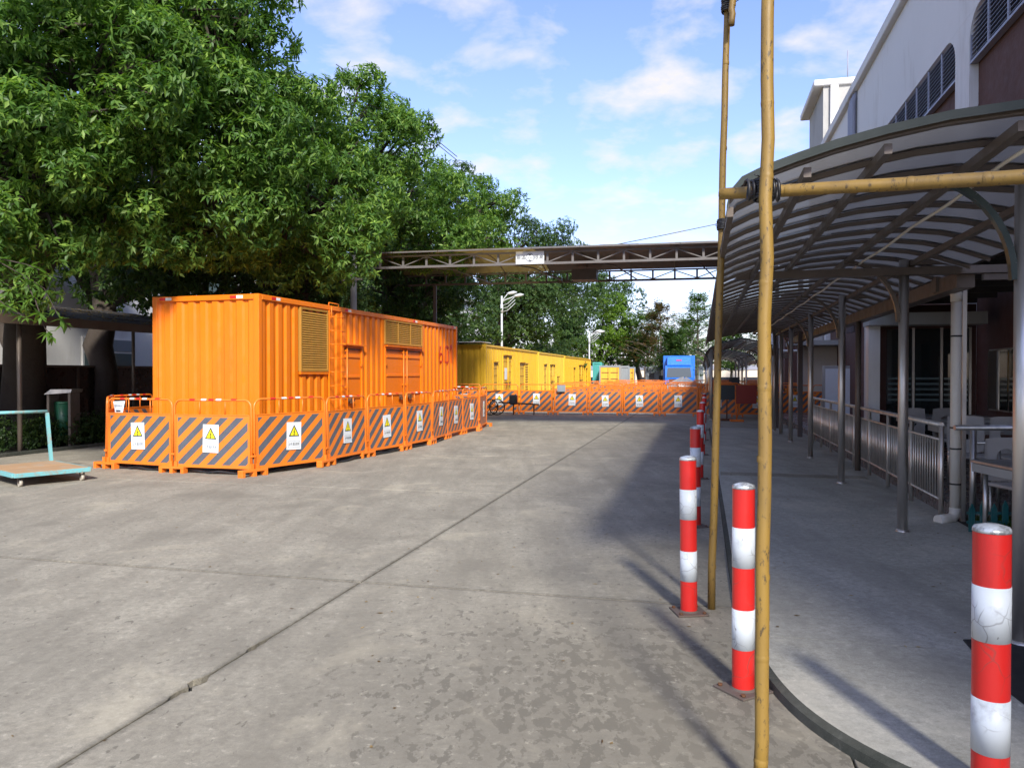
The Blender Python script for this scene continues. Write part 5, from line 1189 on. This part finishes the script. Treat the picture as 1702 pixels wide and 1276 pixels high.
def add_tree(label, trunk, blobs, Ln, Wd, dens, sub_r, mat, k=7, seed=1, bark='bark', name='tree', kdens=None, two=False, hang=.35, group=None, tr=.28, keep=None, up_bias=.25, twigs=.5):
    r_ = np.random.default_rng(seed + 100)
    t_ = thing(name, label, 'tree', trunk, 0, group); o = np.array(Vector(trunk)[:])
    C, Nn, subs = clusters_on_blobs([(np.array(c) , R_) for c, R_ in blobs], dens, sub_r, up_bias, seed)
    if keep is not None: m_ = keep(C); C = C[m_]; Nn = Nn[m_]
    V = rosettes(C - o, Nn, k, Ln, Wd, r_, two=two, hang=hang)
    link('crown', leaves_mesh('crown', V, MT[mat]), t_, kind='stuff')
    # trunk and limbs
    cz = np.mean([b[0] for b in blobs], 0); bot = min(b[0][2] - b[1] * .6 for b in blobs); fork = np.array([(cz[0] - o[0]) * .25, (cz[1] - o[1]) * .25, max(1.8, min(bot, 4.0))])
    q = M(); rr_ = random.Random(seed); pts = [Vector((0, 0, -.1)), Vector((0, 0, .25))]; 
    for s in range(1, 5): t = s / 4; pts.append(Vector(fork) * t + Vector((rr_.uniform(-.08, .08), rr_.uniform(-.08, .08), 0)) * (1 if s < 4 else 0) + Vector((0, 0, .25 * (1 - t))))
    q.tube(pts, [tr * 1.5, tr * 1.15] + [tr * (1.1 - .06 * s) for s in range(4)], 12); q.build('trunk', MT[bark], t_)
    for bi, (c, R_) in enumerate(blobs):
        b = Vector(np.array(c) - o); f = Vector(fork); mid = f.lerp(b, .5) + Vector((rr_.uniform(-.3, .3), rr_.uniform(-.3, .3), rr_.uniform(0, .5)))
        q = M(); q.tube([f, mid, mid.lerp(b, .6)], [tr * .6, tr * .4, tr * .18], 8)
        lim = q.build('limb', MT[bark], t_)
        q = M(); near_ = [s for s in subs if np.linalg.norm(s[0] - np.array(c)) < R_ * 1.1]
        for s in near_:
            if rr_.random() < twigs: e = Vector(s[0] - o); q.tube([b.lerp(mid, .3), b.lerp(e, .5) + Vector((0, 0, .1)), e], [tr * .13, tr * .09, tr * .03], 4, caps=False)
        if q.v: q.build('twigs', MT[bark], lim)
    return t_
def front(C, px=(-160, 1100)): # leave out twigs well outside the frame
    x = 851 + C[:, 0] / C[:, 1] * F; y = 622 - (C[:, 2] - 1.6) / C[:, 1] * F
    return (x > px[0]) & (y > -170) & (x < px[1] + 400)
B = lambda px, py, d, r: (P3(px, py, d), r / F * d)
# T1: the big near tree at far left
add_tree('nearest big broad-leaved tree hanging over the cart at far left', (-11.6, 18.3, 0),
   [B(20, 60, 13.0, 190), B(-60, 260, 12.5, 170), B(60, 330, 12.8, 120), B(150, 150, 13.3, 170), B(0, 430, 12.8, 75), B(190, 330, 14.0, 120), B(90, 220, 12.8, 130)], .155, .052, 27, .60, 'leaf_a', 7, 3, keep=front, tr=.42)
add_tree('second big broad-leaved tree, crown filling the sky above the orange container', (-9.4, 21.0, 0),
   [B(250, 40, 14.5, 160), B(330, 0, 14.8, 110), B(190, -40, 14.3, 130), B(385, 60, 15.0, 95), B(290, 230, 14.6, 130), B(400, 230, 15.0, 115), B(360, 350, 15.0, 105), B(430, 150, 16, 85), B(280, 370, 16.0, 85), B(460, 280, 16.5, 70)], .155, .052, 26, .60, 'leaf_a', 7, 5, keep=front, tr=.36)
add_tree('third broad-leaved tree, its lower boughs reaching to the left end of the gantry', (-7.4, 26.0, 0),
   [B(520, 190, 18, 90), B(590, 180, 18.5, 62), B(565, 290, 17.5, 85), B(500, 330, 16.5, 90), B(560, 410, 17.0, 70), B(470, 400, 16.5, 75), B(640, 250, 20, 65), B(660, 210, 20.5, 48), B(600, 360, 18, 60)], .155, .052, 22, .56, 'leaf_a', 7, 7, tr=.3)
add_tree('fourth broad-leaved tree just left of the gantry sign, darker underneath', (-5.6, 30.5, 0),
   [B(690, 260, 23, 48), B(670, 320, 22, 70), B(735, 340, 24, 62), B(700, 395, 23, 62), B(800, 340, 26, 48), B(835, 325, 26.5, 26), B(800, 390, 26, 55), B(640, 370, 21, 55), B(750, 400, 23.5, 55)], .155, .054, 18, .53, 'leaf_a', 7, 9, tr=.28)
add_tree('small rounded dark treetop poking up behind the fourth tree', (-5, 40, 0), [B(760, 300, 38, 26), B(740, 335, 38, 42), B(775, 350, 38, 45), B(690, 400, 37, 70), B(600, 380, 36, 80)], .16, .07, 12, .8, 'leaf_b', 6, 11, two=True)
add_tree('dark tree whose crown rises behind the gantry roof right of the sign', (-1.6, 54, 0), [B(905, 400, 52, 48), B(860, 400, 52, 45), B(930, 430, 52, 40), B(870, 460, 52, 65), B(800, 450, 52, 60), B(925, 480, 53, 55)], .18, .08, 9, .9, 'leaf_b', 6, 13, two=True)
add_tree('broad-leaved tree below the left half of the gantry with drooping pale sprays', (-5.2, 34, 0), [B(700, 490, 27, 55), B(735, 520, 28, 48), B(745, 475, 28, 40), B(640, 480, 26, 50), B(620, 430, 24, 50), B(740, 440, 29, 60), B(690, 440, 27, 55)], .17, .063, 13, .6, 'leaf_b', 7, 15)
add_tree('dark fine-leaved tree behind the nearer street lamp', (-1.2, 50, 0), [B(840, 520, 50, 55), B(880, 510, 50, 55), B(900, 470, 50, 50), B(830, 470, 50, 50), B(870, 560, 50, 40)], .17, .08, 12, .8, 'leaf_b', 6, 17, two=True)
add_tree('dark fine-leaved tree between the two street lamps', (5.0, 76, 0), [B(930, 510, 72, 50), B(960, 490, 72, 50), B(925, 555, 72, 42), B(960, 540, 72, 42)], .24, .11, 6, 1.1, 'leaf_b', 6, 19, two=True)
add_tree('bright yellow-green tree behind the farther street lamp', (9, 78, 0), [B(1005, 505, 76, 34), B(985, 545, 76, 34), B(1015, 545, 76, 34), B(1000, 585, 76, 28), B(945, 565, 71.5, 22), B(965, 585, 71.5, 22)], .2, .10, 9, .9, 'leaf_c', 6, 21, two=True)
add_tree('deep green tree right of the bright one, before the sky gap', (14, 84, 0), [B(1045, 500, 78, 28), B(1045, 550, 78, 34), B(1015, 480, 78, 28), B(1062, 575, 78, 28), B(1035, 590, 78, 30)], .22, .11, 8, 1.0, 'leaf_b', 6, 23, two=True)
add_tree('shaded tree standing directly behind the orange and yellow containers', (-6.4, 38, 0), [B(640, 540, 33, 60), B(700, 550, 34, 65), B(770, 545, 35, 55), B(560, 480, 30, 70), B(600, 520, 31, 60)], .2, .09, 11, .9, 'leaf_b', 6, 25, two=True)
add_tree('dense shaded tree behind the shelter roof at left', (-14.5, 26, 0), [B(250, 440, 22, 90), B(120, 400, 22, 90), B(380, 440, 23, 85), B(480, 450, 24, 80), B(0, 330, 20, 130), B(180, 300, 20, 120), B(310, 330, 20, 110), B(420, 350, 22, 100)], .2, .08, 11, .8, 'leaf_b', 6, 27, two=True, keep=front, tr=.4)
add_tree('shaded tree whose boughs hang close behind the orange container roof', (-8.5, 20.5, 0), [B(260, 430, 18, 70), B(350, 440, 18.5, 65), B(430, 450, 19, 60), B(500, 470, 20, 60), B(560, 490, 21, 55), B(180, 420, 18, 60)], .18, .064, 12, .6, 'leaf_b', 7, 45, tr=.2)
add_tree('low shaded tree showing just over the roofs of the yellow containers', (1.5, 62, 0), [B(835, 580, 60, 34), B(875, 585, 60, 34), B(915, 590, 60, 32), B(950, 595, 62, 26), B(800, 570, 58, 36), B(1020, 600, 80, 24)], .24, .11, 7, .9, 'leaf_b', 6, 47, two=True)
add_tree('far shaded tree filling the gap beyond the third and fourth trees', (-12, 44, 0), [B(520, 330, 36, 90), B(600, 300, 36, 80), B(640, 420, 36, 80), B(540, 430, 36, 80), B(700, 460, 38, 70)], .22, .10, 8, 1.1, 'leaf_b', 6, 29, two=True)
for i, (px, d, lb) in enumerate(((62, 21.5, 'leaning dark trunk seen between shelter roof and black wall, far left'), )):
    t0 = thing('tree', lb, 'tree', (PX(px, 0, d).x, d, 0)); M().tube([(0, 0, 0), (-.25, 0, 1.8), (-1.3, .2, 3.6), (-1.6, .2, 5)], [.42, .38, .30, .26], 10).build('trunk', MT['bark'], t0)
t0 = thing('tree', 'stout knotted trunk between shelter roof and black wall, nearer the container', 'tree', (PX(170, 0, 21.5).x, 21.5, 0)); M().tube([(0, 0, 0), (.1, 0, 1.6), (-.12, 0, 2.4), (.1, 0, 3.2), (-.1, 0, 5.5)], [.34, .32, .38, .30, .28], 12).build('trunk', MT['bark'], t0)

# tiered thin trees at the end of the yard
def tier_tree(base, Ht, tiers, label, mat, seed, Ln=.28, nleaf=3400):
    r_ = np.random.default_rng(seed); t_ = thing('tiered_tree', label, 'tree', base); rr_ = random.Random(seed)
    q = M().tube([(0, 0, 0), (.1, 0, Ht * .5), (0, 0, Ht)], [.16, .11, .03], 8); q.build('trunk', MT['bark_lt'], t_); C = []
    for ti in range(tiers):
        z = Ht * (.30 + .70 * ti / (tiers - 1)); R_ = (1 - (ti / tiers) ** 1.3) * Ht * .36 + .35; nb = rr_.randint(6, 9)
        q = M()
        for b in range(nb):
            a = 2 * pi * b / nb + rr_.uniform(-.5, .5); Rb = R_ * rr_.uniform(.5, 1.3); rise = Rb * rr_.uniform(.15, .75)
            e = Vector((cos(a) * Rb, sin(a) * Rb, z + rise)); q.tube([(0, 0, z), (cos(a) * Rb * .5, sin(a) * Rb * .5, z + rise * .7), e], [.035, .022, .006], 4, caps=False)
            n = int(nleaf / tiers / nb); s = r_.uniform(.12, 1.06, n) ** .8; spread = .16 * Rb
            C.append(np.stack([cos(a) * Rb * s + r_.normal(size=n) * spread, sin(a) * Rb * s + r_.normal(size=n) * spread, z + rise * s + r_.normal(size=n) * .22], 1))
        q.build('branch_tier', MT['bark_lt'], t_)
    C = np.concatenate(C); Nn = np.tile([0, 0, 1.], (len(C), 1)) + r_.normal(size=(len(C), 3)) * .25; Nn /= np.linalg.norm(Nn, axis=1, keepdims=True)
    link('crown', leaves_mesh('crown', rosettes(C, Nn, 4, Ln, Ln * .42, r_, two=True, hang=.1), MT[mat]), t_, kind='stuff')
b = PX(1158, 622, 66); tier_tree((b.x, 66, 0), CAMH + 122 / F * 66, 7, 'slender tiered light-green tree standing right of the blue truck', 'leaf_e', 31, .22, 2400)
b = PX(1097, 622, 70); tier_tree((b.x, 70, 0), CAMH + 108 / F * 70, 6, 'spreading sparse tree with brownish leaves behind the blue truck', 'leaf_d', 33, .22, 2200)
b = PX(1075, 622, 74); tier_tree((b.x, 74, 0), CAMH + 92 / F * 74, 5, 'low dark tiered tree left of the blue truck', 'leaf_e', 35, .24, 2600)
b = PX(1118, 622, 62); tier_tree((b.x, 62, 0), CAMH + 60 / F * 62, 5, 'low dark bushy tree close behind the blue truck', 'leaf_b', 37, .22, 3000)
b = PX(1140, 622, 75); tier_tree((b.x, 75, 0), CAMH + 80 / F * 75, 6, 'green tiered tree between the brownish tree and the slender one', 'leaf_e', 39, .24, 2400)
b = PX(1215, 622, 80); tier_tree((b.x, 80, 0), CAMH + 85 / F * 80, 5, 'tree crown seen above the far small canopy', 'leaf_b', 41, .3, 4000)
b = PX(1280, 622, 84); tier_tree((b.x, 84, 0), CAMH + 85 / F * 84, 5, 'tree seen through the posts beyond the far canopy', 'leaf_b', 43, .3, 3000)

# hanging spray of big leaves at the left, leaf by leaf
lm = leaves_mesh('leaf', leaf_arrays(np.zeros((1, 3)), np.array([[1., 0, 0]]), np.array([[0, 0, 1.]]), np.array([.175]), np.array([.062]), .18), MT['leaf_a'])
br = thing('hanging_branch', 'lowest leafy branch hanging before the shelter post at left', 'branch', PX(40, 470, 11.2)); bo_ = np.array(br.location[:])
r5 = random.Random(9)
for path in ([(-60, 400), (-10, 430), (40, 458), (75, 480), (95, 520), (118, 548)], [(-60, 400), (-20, 450), (20, 480), (50, 500)], [(0, 430), (45, 440), (70, 450), (88, 462)], [(40, 458), (60, 500), (75, 545), (88, 560)], [(-40, 420), (0, 500), (30, 520), (48, 530)]):
    pts = [PX(x, y, 11.2 + r5.uniform(-.2, .2)) - Vector(bo_) for x, y in path]
    M().tube(pts, [.010 - .0013 * i for i in range(len(pts))], 6).build('twig', MT['bark'], br)
    for a, b in zip(pts, pts[1:]):
        for k in range(2):
            p = a.lerp(b, (k + r5.random()) / 2)
            for j in range(9):
                if r5.random() < .15: continue
                d_ = Vector((r5.gauss(0, 1), r5.gauss(-.3, 1), r5.gauss(-.35, .7))).normalized(); l_ = link('leaf', lm, br, loc=p)
                s_ = r5.uniform(.7, 1.15); l_.rotation_euler = (d_.to_track_quat('X', 'Z')).to_euler(); l_.scale = (s_, s_, s_)
# hedges, grass, pickets
def bush(name, label, cat, pts, n, Ln, mat, spread, loc=(0, 0, 0), h=.5, seed=0, kind=None):
    r_ = np.random.default_rng(seed); pts = np.array(pts, float); seg = r_.integers(0, len(pts) - 1, n); t_ = r_.random(n)[:, None]
    C = pts[seg] * (1 - t_) + pts[seg + 1] * t_; e = r_.normal(size=(n, 3)); e /= np.linalg.norm(e, axis=1, keepdims=True); e[:, 2] = np.abs(e[:, 2])
    rad = r_.uniform(.3, 1.0, n) ** .5; bump_ = 1 + .25 * np.sin(C[:, 0] * 5 + C[:, 1] * 3); C = C + e * np.array([spread, spread, h]) * (rad * bump_)[:, None]
    V = rosettes(C, e, 4, Ln, Ln * .4, r_, two=True, hang=.1); return link(name, leaves_mesh(name, V, MT[mat]), None, label=label, cat=cat, kind=kind)
bush('hedge', 'low ragged hedge in shade along the shelter', 'hedge', [(-13.2, 8, .1), (-10.5, 16.2, .1), (-9.6, 18.5, .1)], 5200, .09, 'hedge', .75, h=.65, seed=2)
bush('clipped_hedge', 'clipped hedge beyond the far barriers by the brown wall', 'hedge', [tuple(W(1.9, 33.0, .2)), tuple(W(4.2, 32.8, .2))], 1600, .14, 'hedge', .5, h=.95, seed=3)
r_ = np.random.default_rng(8); n = 9000; gu_ = r_.uniform(2.66, 3.5, n); gv_ = r_.uniform(5.2, 8.75, n); ok = gu_ > 2.70 + .14 * np.sin(gv_ * 4); gu_ = gu_[ok]; gv_ = gv_[ok]; n = len(gu_)
Pg = np.stack([CU * gu_ + SU_ * gv_, -SU_ * gu_ + CU * gv_, np.full(n, .05)], 1); Dg = r_.normal(size=(n, 3)) * .5; Dg[:, 2] = 1; Dg /= np.linalg.norm(Dg, axis=1, keepdims=True)
link('grass', leaves_mesh('grass', leaf_arrays(Pg, Dg, r_.normal(size=(n, 3)), r_.uniform(.07, .2, n), np.full(n, .012), .3)[:, [0, 1, 2, 4]], MT['grass']), None, label='ragged grass tufts around the downpipe foot', cat='grass', kind='stuff')
pf = thing('picket_fence', 'tiny dark green plastic picket fence in the planting strip', 'fence', (4.50, 7.52, .05), -.06)
for k in range(9):
    x = k * .105; m_ = M().prism([(-.028, 0), (.028, 0), (.028, .23 + .03 * (k % 2)), (0, .29 + .03 * (k % 2)), (-.028, .23 + .03 * (k % 2))], lambda a, z, t: (x + a, -.008 + t, z), .016); m_.build('picket', MT['picket'], pf)
for z in (.09, .18): M().box(-.04, .9, .009, .02, z, z + .025).build('rail', MT['picket'], pf)
# litter scattered on the ground
r6 = random.Random(12)
n = 520; xs = np.array([r6.uniform(-9, 4.5) for _ in range(n)]); ys = np.array([r6.uniform(3.2, 22) for _ in range(n)]); uu = CU * xs - SU_ * ys
Pl = np.stack([xs, ys, np.where(uu > .26, H + .004, .004)], 1); Dl = np.stack([np.cos(xs * 91), np.sin(xs * 91), np.full(n, .05)], 1)
link('leaf_litter', leaves_mesh('leaf_litter', leaf_arrays(Pl, Dl, np.tile([0, 0, 1.], (n, 1)), np.array([r6.uniform(.015, .05) for _ in range(n)]), np.array([r6.uniform(.008, .022) for _ in range(n)]), .02), MT['litter']), None, label='tiny dry leaves and grit scattered over the concrete', cat='leaf litter', kind='stuff')
